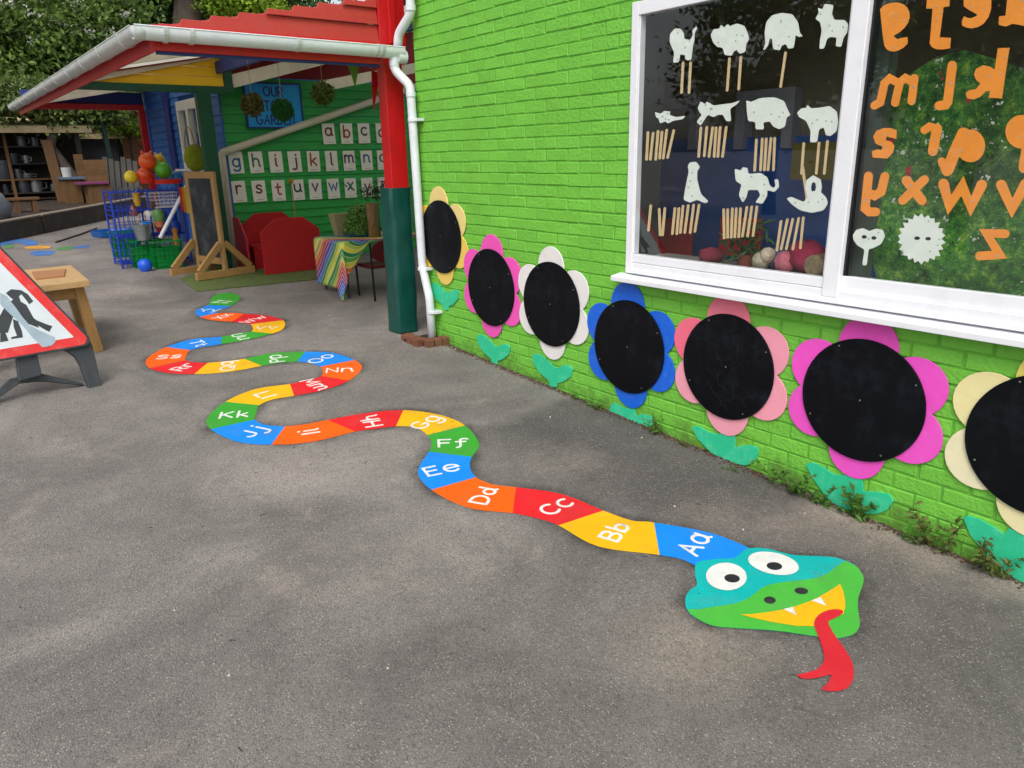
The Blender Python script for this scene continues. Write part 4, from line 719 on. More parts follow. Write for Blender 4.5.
gt = gutter((CX-.05, GY, ZG), (D-.06, GY, ZG-.012)); g2 = build('gutter', gt, PIPE, can, smooth=True)
mb = MB(); mb.ball((CX, GY, ZG), .071, 18, sz=1); mb.v = [p if p.z < ZG else V((CX+(p.x-CX)/max(.08, math.hypot(p.x-CX, p.y-GY))*.071, GY+(p.y-GY)/max(.08, math.hypot(p.x-CX, p.y-GY))*.071, ZG+.022)) for p in mb.v]; build('gutter_corner', mb, GUT, g1, smooth=True)
def bracket(c, d, par):
    mb = MB(); d = V(d); u = Z_.cross(d).normalized(); P = [c+u*math.cos(math.pi+math.pi*k/10)*.071+Z_*math.sin(math.pi+math.pi*k/10)*.071 for k in range(11)]; P = [P[0]+Z_*.024]+P+[P[-1]+Z_*.024]
    for a, b in zip(P, P[1:]): mb.beam(a, b, .03, .006, up=d.cross(b-a).normalized())
    build('gutter_bracket', mb, GUT, par)
y = GY+.42
while y < 15.2: bracket(V((CX, y, ZG)), (0, 1, 0), g1); y += .86
for x in (1.62, 1.80, 2.62, 3.33, 3.38): bracket(V((x, GY, ZG-.003)), (1, 0, 0), g2)
mb = MB(); mb.tube([(D-.115, GY, ZG-.06), (D-.03, GY, ZG-.06)], .058, 16); mb.tube([(TX, GY, ZG-.06), (TX, GY, ZG-.16)], .042, 12); build('gutter_outlet', mb, PIPE, g2, smooth=True)
mb = MB(); mb.box((CX+.08, 6.27, ZG-.13), (CX+.105, 15.3, ZG+.05)); build('fascia', mb, RED, can, bevel=.003)
mb = MB(); mb.box((CX+.10, 6.28, 2.742), (3.424, 6.30, 2.92)); build('fascia', mb, RED, can, bevel=.003)
mb = MB(); mb.box((CX+.12, 6.305, 2.722), (3.424, 6.345, 2.79)); build('trim_board', mb, NAVY, can, bevel=.003)
# stepped red boards above the front gutter
rb = MB()
for g_ in range(3):
    zb_ = 2.932+.0437*(3*g_-1 if g_ == 0 else 3*g_); P = [(3.43, zb_)]; zt_ = 2.932+.0437*(3*g_+3)
    P += [(3.43, zt_)]
    for k in (3*g_+2, 3*g_+1, 3*g_): xk = 1.76+.223*k; P += [(min(3.42, xk+.03), 2.932+.0437*(k+1)), (min(3.42, xk), 2.932+.0437*k)]
    if g_ == 0: P += [(1.62, 2.932), (1.60, zb_)]
    i0 = len(rb.v); rb.prism(P, V((0, 6.335, 0)), X_, Z_, -Y_, .012)
    for i in range(i0, len(rb.v)): p = rb.v[i]; rb.v[i] = V((p.x, p.y-.026*(zt_-p.z)/max(.01, zt_-zb_), p.z))
build('stepped_boards', rb, REDB, can, bevel=.004)
mb = MB(); NR = 60
for i in range(NR):
    pass
rfv = []; xs = [1.5+i*(5.1/NR) for i in range(NR+1)]
mb = MB(); a = []
for (y0, y1) in ((6.34, 15.3),):
    K_ = 96
    for j in range(K_+1):
        yy = y0+(y1-y0)*j/K_; h = .022 if (j % 4) in (1, 2) else 0
        a += [V((1.5, yy, rz(1.5)+h)), V((6.6, yy, rz(6.6)+h)), V((6.6, yy, rz(6.6)+h-.006)), V((1.5, yy, rz(1.5)+h-.006))]
    fs = []
    for j in range(K_):
        o = j*4; n_ = o+4
        for q in range(4): r_ = (q+1) % 4; fs.append((o+q, o+r_, n_+r_, n_+q))
    mb.add(a, fs)
for j in range(len(mb.f)):
    if (j//4)*.0933+6.34 < 10.2 and 6.9 < (j//4)*.0933+6.34 or 11.3 < (j//4)*.0933+6.34 < 14.2: mb.m[j] = 1
CLEAR = mat('added daylight strip plastic', 'e6e4dc', .5, .08, 3, transl=.75)  # translucent strips added to the roof to let daylight into the alcove
build('roof_sheet', mb, [REDU, CLEAR], can)
for (yy, xe) in ((6.6, 3.4), (8.3, 6.4), (12.2, 3.4), (14, 3.4)): mb = MB(); mb.beam((1.56, yy, rz(1.56)-.05), (xe, yy, rz(xe)-.05), .05, .08); build('rafter', mb, CREAM, can, bevel=.004)
for (p, q, h) in ((PY(231.5, 81.5, 10.5), PY(400, 39, 10.5), .16), (PY(318, 87, 10.5), PY(420, 67, 10.5), .14)): mb = MB(); mb.beam(p, q, .05, h); build('tie_beam', mb, CREAM, can, bevel=.004)
for x in (3.30, 4.4): mb = MB(); mb.box((x, 6.36, rz(x)-.2), (x+.06, 10.85, rz(x)-.06)); build('purlin', mb, NAVY, can)
po = MB(); po.box((PY(379.5, 110, 6.49).x, 6.345, zg(6.4)-.05), (3.668, 6.49, 2.9)); po.box((3.435, 6.30, 2.9), (3.70, 6.40, 4.3)); po.box((3.53, 6.285, 2.92), (3.60, 6.30, 4.3)); build('post', po, RED, can, bevel=.006)
FY = 10.45; fx = lambda px, py: PY(px, py, FY).x; fz = lambda px, py: PY(px, py, FY).z
gp_ = MB(); gp_.box((fx(200, 120), FY, zg(FY)-.05), (fx(214, 120), FY+.12, fz(207, 90))); build('post', gp_, DGRN, can, bevel=.005)
gb = MB(); gb.box((1.62, FY-.005, fz(210, 93)), (fx(231, 88), FY+.11, fz(210, 86))); build('beam', gb, DGRN, can, bevel=.004)
yl = MB(); zb0 = fz(210, 86)+.001; XR = fx(222.5, 70)
for k in range(4):
    z0 = zb0+k*.115; z1 = z0+.113; xl = fx(92, 80)+(z0-fz(92, 80))*(XR-fx(92, 80))/(fz(222, 57)-fz(92, 80))
    xq = min(XR-.01, fx(92, 80)+(z1-fz(92, 80))*(XR-fx(92, 80))/(fz(222, 57)-fz(92, 80)))
    if xl < XR-.1: yl.hexa([(xl, FY+.015, z0), (XR, FY+.015, z0), (XR, FY+.035, z0), (xl, FY+.035, z0), (xq, FY+.028, z1), (XR, FY+.028, z1), (XR, FY+.04, z1), (xq, FY+.04, z1)])
build('gable_boards', yl, YEL, can, bevel=.003)
mb = MB(); a, b = PY(88, 77.5, FY-.03), PY(222, 52.5, FY-.03); mb.beam(a, b, .045, .10); build('rafter', mb, CREAM, can, bevel=.004)
mb = MB(); mb.box((XR+.001, FY-.01, fz(226, 93)), (fx(231, 70), FY+.06, fz(226, 53))); build('trim_board', mb, DGRN, can, bevel=.004)
# end frame towards the garden
mb = MB(); mb.box((1.6, 15.2, 2.93), (3.45, 15.3, 3.13)); build('beam', mb, NAVY, can, bevel=.004)
mb = MB(); mb.box((1.6, 15.15, 2.835), (3.44, 15.25, 2.929)); build('beam', mb, RED, can, bevel=.004)
mb = MB(); mb.box((3.34, 15.14, zg(15.2)-.05), (3.448, 15.25, 2.834)); build('post', mb, RED, can, bevel=.004)
# padding on the red post
PAD = mat('dark green vinyl padding', '0c4a44', .34, .12, 3, .25, 9, dirt='062c2a', dirt_amt=.35, dscale=7)
pc_ = V((3.552, 6.41, zg(6.4))); mb = MB(); rr = random.Random(8); prof = []
n_ = 28; vs = []; fs = []
hh = [i/22 for i in range(23)]
for i, f in enumerate(hh):
    for k in range(n_):
        a = 2*math.pi*k/n_; c, s_ = math.cos(a), math.sin(a); e = 7.0; rx = .114*(abs(c)**e+abs(s_)**e)**(-1/e); fold = .004*math.sin(9*f+3*a)+.0035*math.sin(23*f-2*a+1)
        sx = 1.0; vs.append(pc_+V((c*(rx+fold)*1.04, s_*(rx+fold), .01+f*1.378)))
for i in range(22):
    for k in range(n_): k2 = (k+1) % n_; fs.append((i*n_+k, i*n_+k2, (i+1)*n_+k2, (i+1)*n_+k))
fs += [tuple(range(n_-1, -1, -1)), tuple(range(22*n_, 23*n_))]
mb.add(vs, fs); tag(build('post_padding', mb, PAD, loc=pc_, smooth=True), 'dark green vinyl padding wrapped around the red post', 'padding')
# ================================================================== TIMBER HUT
CLAD = mat('dark green shiplap paint', '2ba346', .55, .1, 4, .12, 40, island=.06, stretch=(1, 6, 6)); CLADB = mat('mid blue shiplap paint', '2a66b0', .55, .1, 4, .12, 40, island=.05)
hut = thing('timber_hut', 'timber hut with dark green front boards and blue side under the canopy', 'hut', (5, 12.8, zg(11)))
mb = MB(); z = zg(10.9)-.1; k = 0
while z < 2.98: mb.hexa([(3.4495, 10.9, z), (7.4, 10.9, z), (7.4, 10.94, z), (3.4495, 10.94, z), (3.4495, 10.918, z+.118), (7.4, 10.918, z+.118), (7.4, 10.94, z+.118), (3.4495, 10.94, z+.118)]); z += .12
build('front_boards', mb, CLAD, hut, bevel=.003)
mb = MB(); mb.prism([(3.46, 3.06), (7.4, 3.06), (7.4, 3.98), (3.46, 3.25)], V((0, 11.0, 0)), X_, Z_, Y_, .03); build('upper_boards', mb, REDU, hut)
HB = []; wy0, wy1, wz0, wz1 = 11.92, 13.04, 1.84, 2.845
mb = MB(); z = zg(10.9)-.1
while z < 3.3:
    sp_ = [(10.95, 15)] if not (z+.12 > wz0 and z < wz1) else [(10.95, wy0), (wy1, 15)]
    for a, b in sp_: mb.hexa([(3.45, a, z), (3.49, a, z), (3.49, b, z), (3.45, b, z), (3.468, a, z+.118), (3.49, a, z+.118), (3.49, b, z+.118), (3.468, b, z+.118)])
    z += .12
build('side_boards', mb, CLADB, hut, bevel=.003)
mb = MB(); mb.box((3.42, 10.88, zg(10.9)-.1), (3.449, 10.949, 3.35)); build('corner_board', mb, CLADB, hut, bevel=.004)
mb = MB(); mb.box((3.41, 13.48, zg(13.5)-.1), (3.449, 13.78, 3.3)); build('side_post', mb, NAVY, hut, bevel=.004)
mb = MB(); mb.box((3.425, 15.0, zg(15)-.1), (3.5, 15.06, 3.3)); build('corner_board', mb, CLADB, hut, bevel=.004)
mb = MB(); mb.box((7.3, 10.95, .3), (7.4, 15, 3.7)); mb.box((3.5, 14.95, .3), (7.3, 15, 3.7)); build('back_wall', mb, CLADB, hut)
mb = MB(); mb.box((3.5, 11, zg(11)), (7.3, 14.9, zg(11)+.05)); build('floor', mb, RMF, hut)
HW = mat('off white window paint', 'd9d8cf', .5, .06)
mb = MB(); x0, x1 = 3.42, 3.5
for a, b in ((wy0, wy0+.09), (12.43, 12.55), (wy1-.09, wy1)): mb.box((x0, a, wz0+.08), (x1, b, wz1-.14))
mb.box((x0, wy0, wz1-.14), (x1, wy1, wz1)); mb.box((x0, wy0, wz0), (x1, wy1, wz0+.08)); hw = build('window', mb, HW, hut, bevel=.004)
for a, b in ((wy0+.09, 12.43), (12.55, wy1-.09)): mb = MB(); mb.add([(3.47, a, wz0+.08), (3.47, a, wz1-.14), (3.47, b, wz1-.14), (3.47, b, wz0+.08)], [(0, 1, 2, 3)]); build('pane', mb, GLASS, hw)
mb = MB(); mb.box((3.33, 11.7, wz0-.035), (3.449, 13.25, wz0-.002)); build('ledge', mb, HW, hw, bevel=.004)
# the round green cushion hanging by the hut window, with its cane hoop
LIME = mat('lime green fabric', '8d9c12', .8, .2, 10); CANE = mat('cane hoop', 'a58a58', .6)
bp_ = PX(196, 158, 3.2); bgo = thing('hanging_bag', 'lime green leaf shaped bag with cane hoop hanging at the hut window', 'bag', (bp_.x, bp_.y, bp_.z-.2))
mb = MB(); fuzzy(mb, bp_, .17, 14, .06, 1.1); mb.v = [V((bp_.x+(p.x-bp_.x)*1.0, bp_.y+(p.y-bp_.y)*.5, p.z)) for p in mb.v]; build('body', mb, LIME, bgo, smooth='all')
mb = MB(); mb.tube([bp_+V((-.06, .25*math.cos(a), .32*math.sin(a)+.1)) for a in [math.pi*k/14 for k in range(15)]], .009, 6); build('hoop', mb, CANE, bgo, smooth=True)
# diagonal pipe across the hut front
PC = mat('cream pipe', 'cfc9b4', .5, .06, dirt='8f8a76', dirt_amt=.3); a, b = PY(225, 152, 10.82), PY(400, 92, 10.82); mb = MB(); mb.tube(bend([(a.x-.05, 10.82, zg(10.9)), (a.x-.05, 10.82, a.z-.012), (b.x+1, 10.82, b.z+(b.z-a.z)/(b.x-a.x))]), .05, 12)
tag(build('waste_pipe', mb, PC, loc=(a.x, 10.82, zg(10.8)), smooth='all'), 'cream waste pipe sloping across the dark green hut front', 'pipe')
# ---- alphabet cards
CARD = mat('laminated white card', 'f2efe6', .4, .04, 6); INK = {c: mat('card ink '+c, c, .6, .1) for c in ('6a2f24', 'a84a22', '3d3a3a', '5f2f6a', '33669a', '2e6e5a', '7a2d3c')}
zo = lambda x, y: (180+x/4.267, 60+y/4.267)
rows = [(zip('abcd', (635, 711, 785, 861)), 315, 312), (zip('ghijklmno', (240, 325, 410, 490, 570, 647, 722, 797, 866)), 438, 427), (zip('rstuvwxyz', (252, 338, 421, 503, 578, 655, 728, 800, 868)), 562, 541)]
ik = list(INK); n = 0
for it, ya, yb in rows:
    it = list(it)
    for k, (c, x) in enumerate(it):
        yy = ya+(yb-ya)*k/(len(it)-1); p = PY(*zo(x, yy), 10.89); tl = rnd.uniform(-.03, .03); u = V((math.cos(tl), 0, math.sin(tl))); v = V((-math.sin(tl), 0, math.cos(tl)))
        mb = MB(); mb.prism([(-.098, -.146), (.098, -.146), (.098, .146), (-.098, .146)], V((p.x, 10.894, p.z)), u, v, -Y_, .004); cd = build('alphabet_card', mb, CARD, loc=(p.x, 10.894, p.z))
        tag(cd, 'white card with lower case letter %s on the dark green hut front' % c, 'card', 'alphabet cards on the hut front')
        mb = MB(); text_mb(mb, c, V((p.x, 10.89, p.z+.03-(.05 if c in 'acemnorsuvwxz' else 0)*-.6)), u, v, -Y_, .17, .026, t=.0005, xs=1.05); build('letter', mb, INK[ik[n % 7]], cd)
        mb = MB(); mb.prism([(-.05, -.122), (.05, -.122), (.05, -.116), (-.05, -.116)], V((p.x, 10.89, p.z)), u, v, -Y_, .0006); build('caption_line', mb, mat('pale grey print', '9a9a98', .7), cd); n += 1
# ---- blue sign
a, b = PY(244, 83, 10.86), PY(303, 127, 10.86); SB = mat('sky blue sign paint', '1a9cec', .5, .08, 4); sg = thing('garden_sign', 'sky blue sign with navy capitals on the dark green hut front behind hanging balls', 'sign', (a.x, 10.87, b.z))
mb = MB(); mb.box((a.x, 10.865, b.z), (b.x, 10.89, a.z)); build('board', mb, SB, sg)
mb = MB(); e = .022
for q in (((a.x-e, b.z-e), (a.x, a.z+e)), ((b.x, b.z-e), (b.x+e, a.z+e)), ((a.x, a.z), (b.x, a.z+e)), ((a.x, b.z-e), (b.x, b.z))): mb.box((q[0][0], 10.855, q[0][1]), (q[1][0], 10.892, q[1][1]))
build('frame', mb, NAVY, sg)
for tx, f in (('OUR', .83), ('STORY', .5), ('GARDEN', .17)): mb = MB(); text_mb(mb, tx, V(((a.x+b.x)/2, 10.865, b.z+(a.z-b.z)*f)), X_, Z_, -Y_, .12, .022, gap=.22, xs=.85, t=.0012); build('lettering', mb, NAVY, sg)
# ---- hanging balls
def hang(px, py, r, lab, col, seed, L=.05, dense=900, Y=8.6):
    p = PY(px, py, Y); o = thing('hanging_ball', lab, 'topiary ball', p-Z_*r, 'leafy balls hanging under the canopy'); rr = random.Random(seed); mb = MB()
    for k in range(dense): d = V((rr.gauss(0, 1), rr.gauss(0, 1), rr.gauss(0, 1))).normalized(); mb.leaf(p+d*r*rr.uniform(.7, .93), L, L*.45, rr)
    mb.ball(p, r*.72, 12); build('foliage', mb, col, o); mb = MB(); mb.tube([p+Z_*r*.8, V((p.x, p.y, rz(p.x)-.01))], .003, 5); build('cord', mb, CANE, o)
hang(252.5, 105, .125, 'brownish leafy ball hanging at the left of the blue sign', mat('brown green leaf', '5a5a20', .7, .2, island=.55), 1, .045, 700)
hang(282.5, 110, .13, 'dense dark green grassy ball hanging in front of the blue sign', mat('grassy green leaf', '1f6a22', .6, .2, island=.4), 2, .03, 2200)
hang(323, 93, .14, 'olive leafy ball hanging right of the blue sign', mat('olive leaf', '5f7328', .7, .2, island=.5), 3, .045, 900)
# ---- bunting
bt = thing('bunting', 'string of bunting with a green and a red flag under the front gutter', 'bunting', PY(355, 60, 6.7)); p0, p1 = PY(320, 54, 6.7), PY(392, 74, 6.7)
mb = MB(); mb.tube([p0, PY(353, 59, 6.7), PY(374, 70, 6.7), p1], .003, 5); build('string', mb, CANE, bt)
for P, c, nm in (([(345.4, 58.8), (360.5, 58.8), (357, 75), (355, 88)], '7fb84a', 'green flag'), ([(371, 70), (379.5, 73), (377, 90), (373.3, 111), (371.5, 92)], 'd8242c', 'red flag')):
    Q = [PY(x, y, 6.7) for x, y in P]; mb = MB(); mb.prism([(p.x, p.z) for p in Q], V((0, 6.695, 0)), X_, Z_, -Y_, .003); o = build('flag', mb, mat('bunting '+nm, c, .85, .1, 6, transl=.3), bt); o['label'] = nm
# ================================================================== under the canopy
# red benches
BR = mat('dark red bench paint', 'b3151d', .5, .1, 4, .08, 30, dirt='5c0c10', dirt_amt=.3, dscale=5)
zf = zg(10.2)
def octo(x0, x1, z0, z1, c): return [(x0, z0), (x1, z0), (x1, z1-c), (x1-c*1.3, z1), (x0+c*1.3, z1), (x0, z1-c)]
be = thing('red_bench', 'red wooden bench with its octagonal back panel towards the camera', 'bench', (3.85, 10, zf), 'red benches in front of the hut'); x0, x1 = 3.45, 4.28; zt = zf+.73
mb = MB(); mb.prism(octo(x0, x1, zf, zt, .17), V((0, 9.97, 0)), X_, Z_, -Y_, .028); build('backrest', mb, BR, be, bevel=.005)
mb = MB(); mb.box((x0+.03, 9.972, zf+.32), (x1-.03, 10.22, zf+.35)); build('seat', mb, BR, be, bevel=.005)
be2 = thing('red_bench', 'red wooden bench facing the camera, half hidden behind the other red bench', 'bench', (3.75, 10.7, zf), 'red benches in front of the hut'); a = PY(240, 212, 10.75); zt = zf+.76
mb = MB(); mb.prism(octo(a.x-.02, 4.3, zf, zt, .17), V((0, 10.78, 0)), X_, Z_, -Y_, .028); build('backrest', mb, BR, be2, bevel=.005)
mb = MB(); mb.box((a.x, 10.42, zf+.33), (4.25, 10.75, zf+.36)); build('seat', mb, BR, be2, bevel=.005)
mb = MB(); mb.prism([(10.28, zf), (10.75, zf), (10.75, zt-.03), (10.55, zt-.03), (10.28, zt-.3)], V((3.36, 0, 0)), Y_, Z_, X_, .03); build('side_panel', mb, mat('plum red bench paint', 'aa1c30', .5), be2, bevel=.005)
mb = MB(); mb.box((a.x+.02, 10.42, zf), (4.2, 10.45, zf+.329)); build('front_board', mb, BR, be2)
# turf mat under the easel
TF = mat('green matting', '5a6a34', .95, .25, 12, .5, 90); mb = MB(); P = [G(182, 279), G(196, 292), G(322, 281), G(322, 276), G(240, 270)]; mb.prism([(p.x, p.y) for p in [G(180, 279), G(197, 292), G(325, 279), G(335, 268), G(215, 266)]], V((0, 0, 0)), X_, Y_, Z_, .001)
mb.v = [V((p.x, p.y, zg(p.y)+.004+(.006 if p.z > .0005 else 0))) for p in mb.v]; m0 = build('turf_mat', mb, TF, loc=lift(G(225, 285), .004)); tag(m0, 'flat worn green turf mat under the chalkboard easel and benches', 'mat')
# easel
PINE = mat('pale pine timber', 'b08a55', .6, .12, 5, .12, 40, island=.12, stretch=(3, 3, 12)); PINED = mat('pine timber across', 'ad8650', .6, .12, 5, .1, 40, island=.1)
A0 = G(199.5, 271); B0 = G(227.5, 277.5); A0.z = B0.z = 0; ez = zg(10.1)+.012; u = (B0-A0).normalized(); nrm = V((u.y, -u.x, 0));
if nrm.x > 0: nrm = -nrm
LEN = (B0-A0).length; EH = PY(190, 178, A0.y).z-ez
es = thing('easel', 'pale pine standing easel with smeared chalkboard on triangular feet', 'easel', (2.75, 10.2, ez))
def eb(s0, z0, s1, z1, w_, d_): return (A0+u*s0+Z_*(ez+z0), A0+u*s1+Z_*(ez+z1), w_, d_)
for s0 in (.03, LEN-.03): mb = MB(); mb.beam(A0+u*s0+Z_*ez, A0+u*s0+Z_*(ez+EH), .045, .075, up=u); build('upright', mb, PINE, es, bevel=.004)
for z0 in (.2, EH+.04): mb = MB(); mb.beam(A0-u*.01+Z_*(ez+z0), A0+u*(LEN+.01)+Z_*(ez+z0), .046, .085); build('rail', mb, PINED, es, bevel=.004)
SLATE = mat('smeared slate', '22262a', .6, .3, 4, dirt='5d646a', dirt_amt=.8, dscale=3.5, stretch=(1, 1, .4)); mb = MB(); mb.obox(A0+u*(LEN/2)+Z_*(ez+.24+(EH-.245)/2), .014, LEN-.13, EH-.245, math.atan2(u.y, u.x)-math.pi/2); mb.v = mb.v; bo = build('slate', mb, SLATE, es)
for s0 in (.02, LEN-.02):
    c = A0+u*s0+Z_*ez; mb = MB(); mb.beam(c-nrm*.42+Z_*.05, c+nrm*.42+Z_*.05, .06, .095); build('foot', mb, PINED, es, bevel=.004)
    for s_ in (-1, 1): mb = MB(); mb.beam(c+nrm*s_*.37+Z_*.10, c+nrm*s_*.03+Z_*.44, .055, .08); build('brace', mb, PINED, es, bevel=.004)
# table with rainbow cloth
tz = 1.04; TX0, TX1, TY0, TY1 = 3.70, 4.85, 8.0, 8.75; tb = thing('table', 'low table hidden under a rainbow striped cloth beside the padded post', 'table', (4.1, 8.4, zg(8.4)))
MET = mat('grey metal leg', '4a4d50', .4, metal=.6); mb = MB(); mb.box((TX0, TY0, tz-.03), (TX1, TY1, tz-.004)); build('tabletop', mb, PINED, tb, bevel=.004)
for x in (TX0+.06, TX1-.06):
    for y in (TY0+.06, TY1-.06): mb = MB(); mb.tube([(x, y, zg(y)), (x, y, tz-.03)], .016, 10); build('leg', mb, MET, tb, smooth=True)
def stripes():
    m = bpy.data.materials.new('rainbow striped cloth'); m.use_nodes = True; t = m.node_tree; b = t.nodes['Principled BSDF']; L = t.links.new; at = nd(t, 'ShaderNodeAttribute'); at.attribute_name = 'stripe'; r = nd(t, 'ShaderNodeValToRGB'); r.color_ramp.interpolation = 'CONSTANT'
    cs = ['e8e23a', 'b8d23a', '3d8a3a', '2f7ec8', '3a62c0', '5a3a9a', '9a3a78', 'b02a4a', 'c2302a', 'd8742a', 'd8c83a', '5aa83a', '2f8a4a', 'e8e23a', 'b8d23a', '3d8a3a', '2f7ec8', '5a3a9a', '9a3a78', 'c2302a', 'd8742a', 'd8c83a']
    e = r.color_ramp.elements
    while len(e) < len(cs): e.new(.5)
    for i, c in enumerate(cs): e[i].position = i/len(cs); e[i].color = (*S(c), 1)
    L(at.outputs['Fac'], r.inputs[0]); wv = nd(t, 'ShaderNodeMath', operation='FRACT'); ml = nd(t, 'ShaderNodeMath', operation='MULTIPLY'); ml.inputs[1].default_value = 22; L(at.outputs['Fac'], ml.inputs[0]); L(ml.outputs[0], wv.inputs[0]); lt = nd(t, 'ShaderNodeMath', operation='LESS_THAN'); lt.inputs[1].default_value = .16; L(wv.outputs[0], lt.inputs[0])
    m2 = nd(t, 'ShaderNodeMath', operation='MULTIPLY'); m2.inputs[1].default_value = .75; L(lt.outputs[0], m2.inputs[0]); mx = nd(t, 'ShaderNodeMix', data_type='RGBA'); L(m2.outputs[0], mx.inputs[0]); L(r.outputs[0], mx.inputs[6]); mx.inputs[7].default_value = (.8, .79, .76, 1); L(mx.outputs[2], b.inputs['Base Color']); b.inputs['Roughness'].default_value = .5; b.inputs['Coat Weight'].default_value = .3; b.inputs['Coat Roughness'].default_value = .3; return m
mb = MB(); N1, N2 = 60, 46; OX, OY = .56, .44; fade = []
for i in range(N1+1):
    for j in range(N2+1):
        s_ = -OX+(TX1-TX0+OX)*i/N1; q = -OY+(TY1-TY0+OY)*j/N2   # cloth coords, s<0 hangs left, q<0 hangs front
        hx = max(0, -s_); hy = max(0, -q)*(1 if s_ < 0 else max(.05, 1-s_/.36)); x = TX0+max(0, s_); y = TY0+max(0, q); z = tz+.001
        drop = math.hypot(hx, hy) if (hx and hy) else hx+hy
        if hx and hy: d = V((-hx, -hy, 0)); fl = .10*min(1, drop/.5); x += -fl*hx/drop; y += -fl*hy/drop; drop = max(hx, hy)+.42*min(hx, hy)
        elif hx: x -= .02+.005*math.sin(q*19); 
        elif hy: y -= .02+.005*math.sin(s_*17)
        drop *= 1.0
        z -= min(drop, .66); z = max(z, zg(y)+.02); mb.v.append(V((x, y, z))); fade.append(((s_+OX)*.62+(q+OY)*.62)/.95 % 1)
for i in range(N1):
    for j in range(N2): o = i*(N2+1)+j; mb.f.append((o, o+N2+1, o+N2+2, o+1)); mb.m.append(0)
cl = build('tablecloth', mb, stripes(), loc=(4.1, 8.4, tz), smooth='all'); at = cl.data.attributes.new('stripe', 'FLOAT', 'POINT'); at.data.foreach_set('value', [min(.999, max(0, f)) for f in fade]); tag(cl, 'rainbow striped plastic cloth with its corner drooping to the ground', 'tablecloth')
cl.modifiers.new('solid', 'SOLIDIFY').thickness = .002
p = PY(362, 236, 8.45); po = thing('dome_plant', 'rounded leafy green dome plant in a blue dish on the striped table', 'plant', (p.x, 8.45, tz)); mb = MB(); mb.lathe([(.17, 0), (.21, .035), (.2, .04)], (p.x, 8.45, tz+.004), 24); build('dish', mb, mat('blue glazed dish', '24506a', .3), po, smooth=True)
mb = MB(); rr = random.Random(4)
for k in range(2600):
    d = V((rr.gauss(0, 1), rr.gauss(0, 1), abs(rr.gauss(0, 1)))).normalized(); mb.leaf(V((p.x, 8.45, tz+.04))+V((d.x*.22, d.y*.22, d.z*.34))*rr.uniform(.75, 1), .035, .024, rr)
mb.ball((p.x, 8.45, tz+.09), .17, 14, sz=1.2); build('foliage', mb, mat('fresh green leaf', '5f8a3a', .6, .2, island=.45), po)
p = PY(341, 236, 8.62); mb = MB(); mb.hexa([(p.x-.05, 8.58, tz+.004), (p.x+.14, 8.58, tz+.004), (p.x+.14, 8.7, tz+.004), (p.x-.05, 8.7, tz+.004), (p.x-.1, 8.56, tz+.27), (p.x+.18, 8.56, tz+.27), (p.x+.18, 8.72, tz+.27), (p.x-.1, 8.72, tz+.27)]); tag(build('paper_bag', mb, mat('beige card', '8f8a62', .8), loc=(p.x, 8.6, tz)), 'beige cardboard planter behind the dome plant', 'planter')
p = PY(375, 239, 8.2); mb = MB(); mb.tube([(p.x, 8.2, tz+.004), (p.x-.015, 8.2, tz+.2), (p.x-.005, 8.2, tz+.40)], [.075, .06, .07], 10)
for i in range(len(mb.v)): mb.v[i] += V((rnd.uniform(-.01, .01), rnd.uniform(-.01, .01), 0))
tag(build('log', mb, mat('split bark log', '8a6a45', .85, .35, 10, .6, 40, stretch=(6, 6, .8)), loc=(p.x, 8.2, tz), smooth='all'), 'upright split log on the striped table against the padded post', 'log')
mb = MB(); rr = random.Random(6); q = PY(376, 192, 8.25)
for k in range(160): d = V((rr.gauss(0, .10), rr.gauss(0, .05), rr.gauss(0, .05))); mb.leaf(q+d, .07, .02, rr)
eg = thing('evergreen_sprig', 'dark evergreen sprig standing behind the upright log', 'sprig', (q.x, 8.25, tz)); build('leaves', mb, mat('dark conifer leaf', '23451f', .7, .2, island=.4), eg); mb = MB(); mb.tube([(q.x+.02, 8.25, tz+.004), q+V((.01, 0, -.03))], .006, 6); build('stalk', mb, STEM, eg)
# dark red stacking chair
MAR = mat('maroon vinyl', '5c1020', .4, .1); chx, chy = 3.93, 7.78; zc = zg(chy); ch = thing('stacking_chair', 'maroon stacking chair pushed under the striped table', 'chair', (chx+.2, chy+.15, zc))
BLK = mat('black metal tube', '15151a', .4, metal=.5)
mb = MB(); mb.prism(ell(0, 0, .2, .13, 24), V((chx+.2, chy, zc+.56)), X_, Z_, -Y_, .03); mb.v = [V((max(chx+.02, min(chx+.38, p.x*1.0)), p.y, p.z)) for p in mb.v]; build('backrest', mb, MAR, ch, bevel=.006)
mb = MB(); mb.box((chx+.01, chy+.02, zc+.36), (chx+.39, chy+.38, zc+.40)); build('seat', mb, MAR, ch, bevel=.015)
for (x, y, h) in ((0, -.02, .66), (.4, -.02, .66), (0, .38, .37), (.4, .38, .37)): mb = MB(); mb.tube([(chx+x, chy+y-.03, zc), (chx+x, chy+y, zc+h)], .013, 8); build('leg', mb, BLK, ch, smooth=True)
# toadstool stick by the benches
p = PY(291, 181, 10.6); mb = MB(); mb.tube([(p.x+.03, 10.6, zg(10.6)), p], .008, 6); ws = thing('marker_stick', 'thin bamboo stick with orange knob standing before the alphabet cards', 'stick', (p.x, 10.6, zg(10.6))); build('cane', mb, CANE, ws); mb = MB(); mb.ball(p, .035, 12); build('knob', mb, mat('orange knob', 'b8741e', .5), ws, smooth='all')
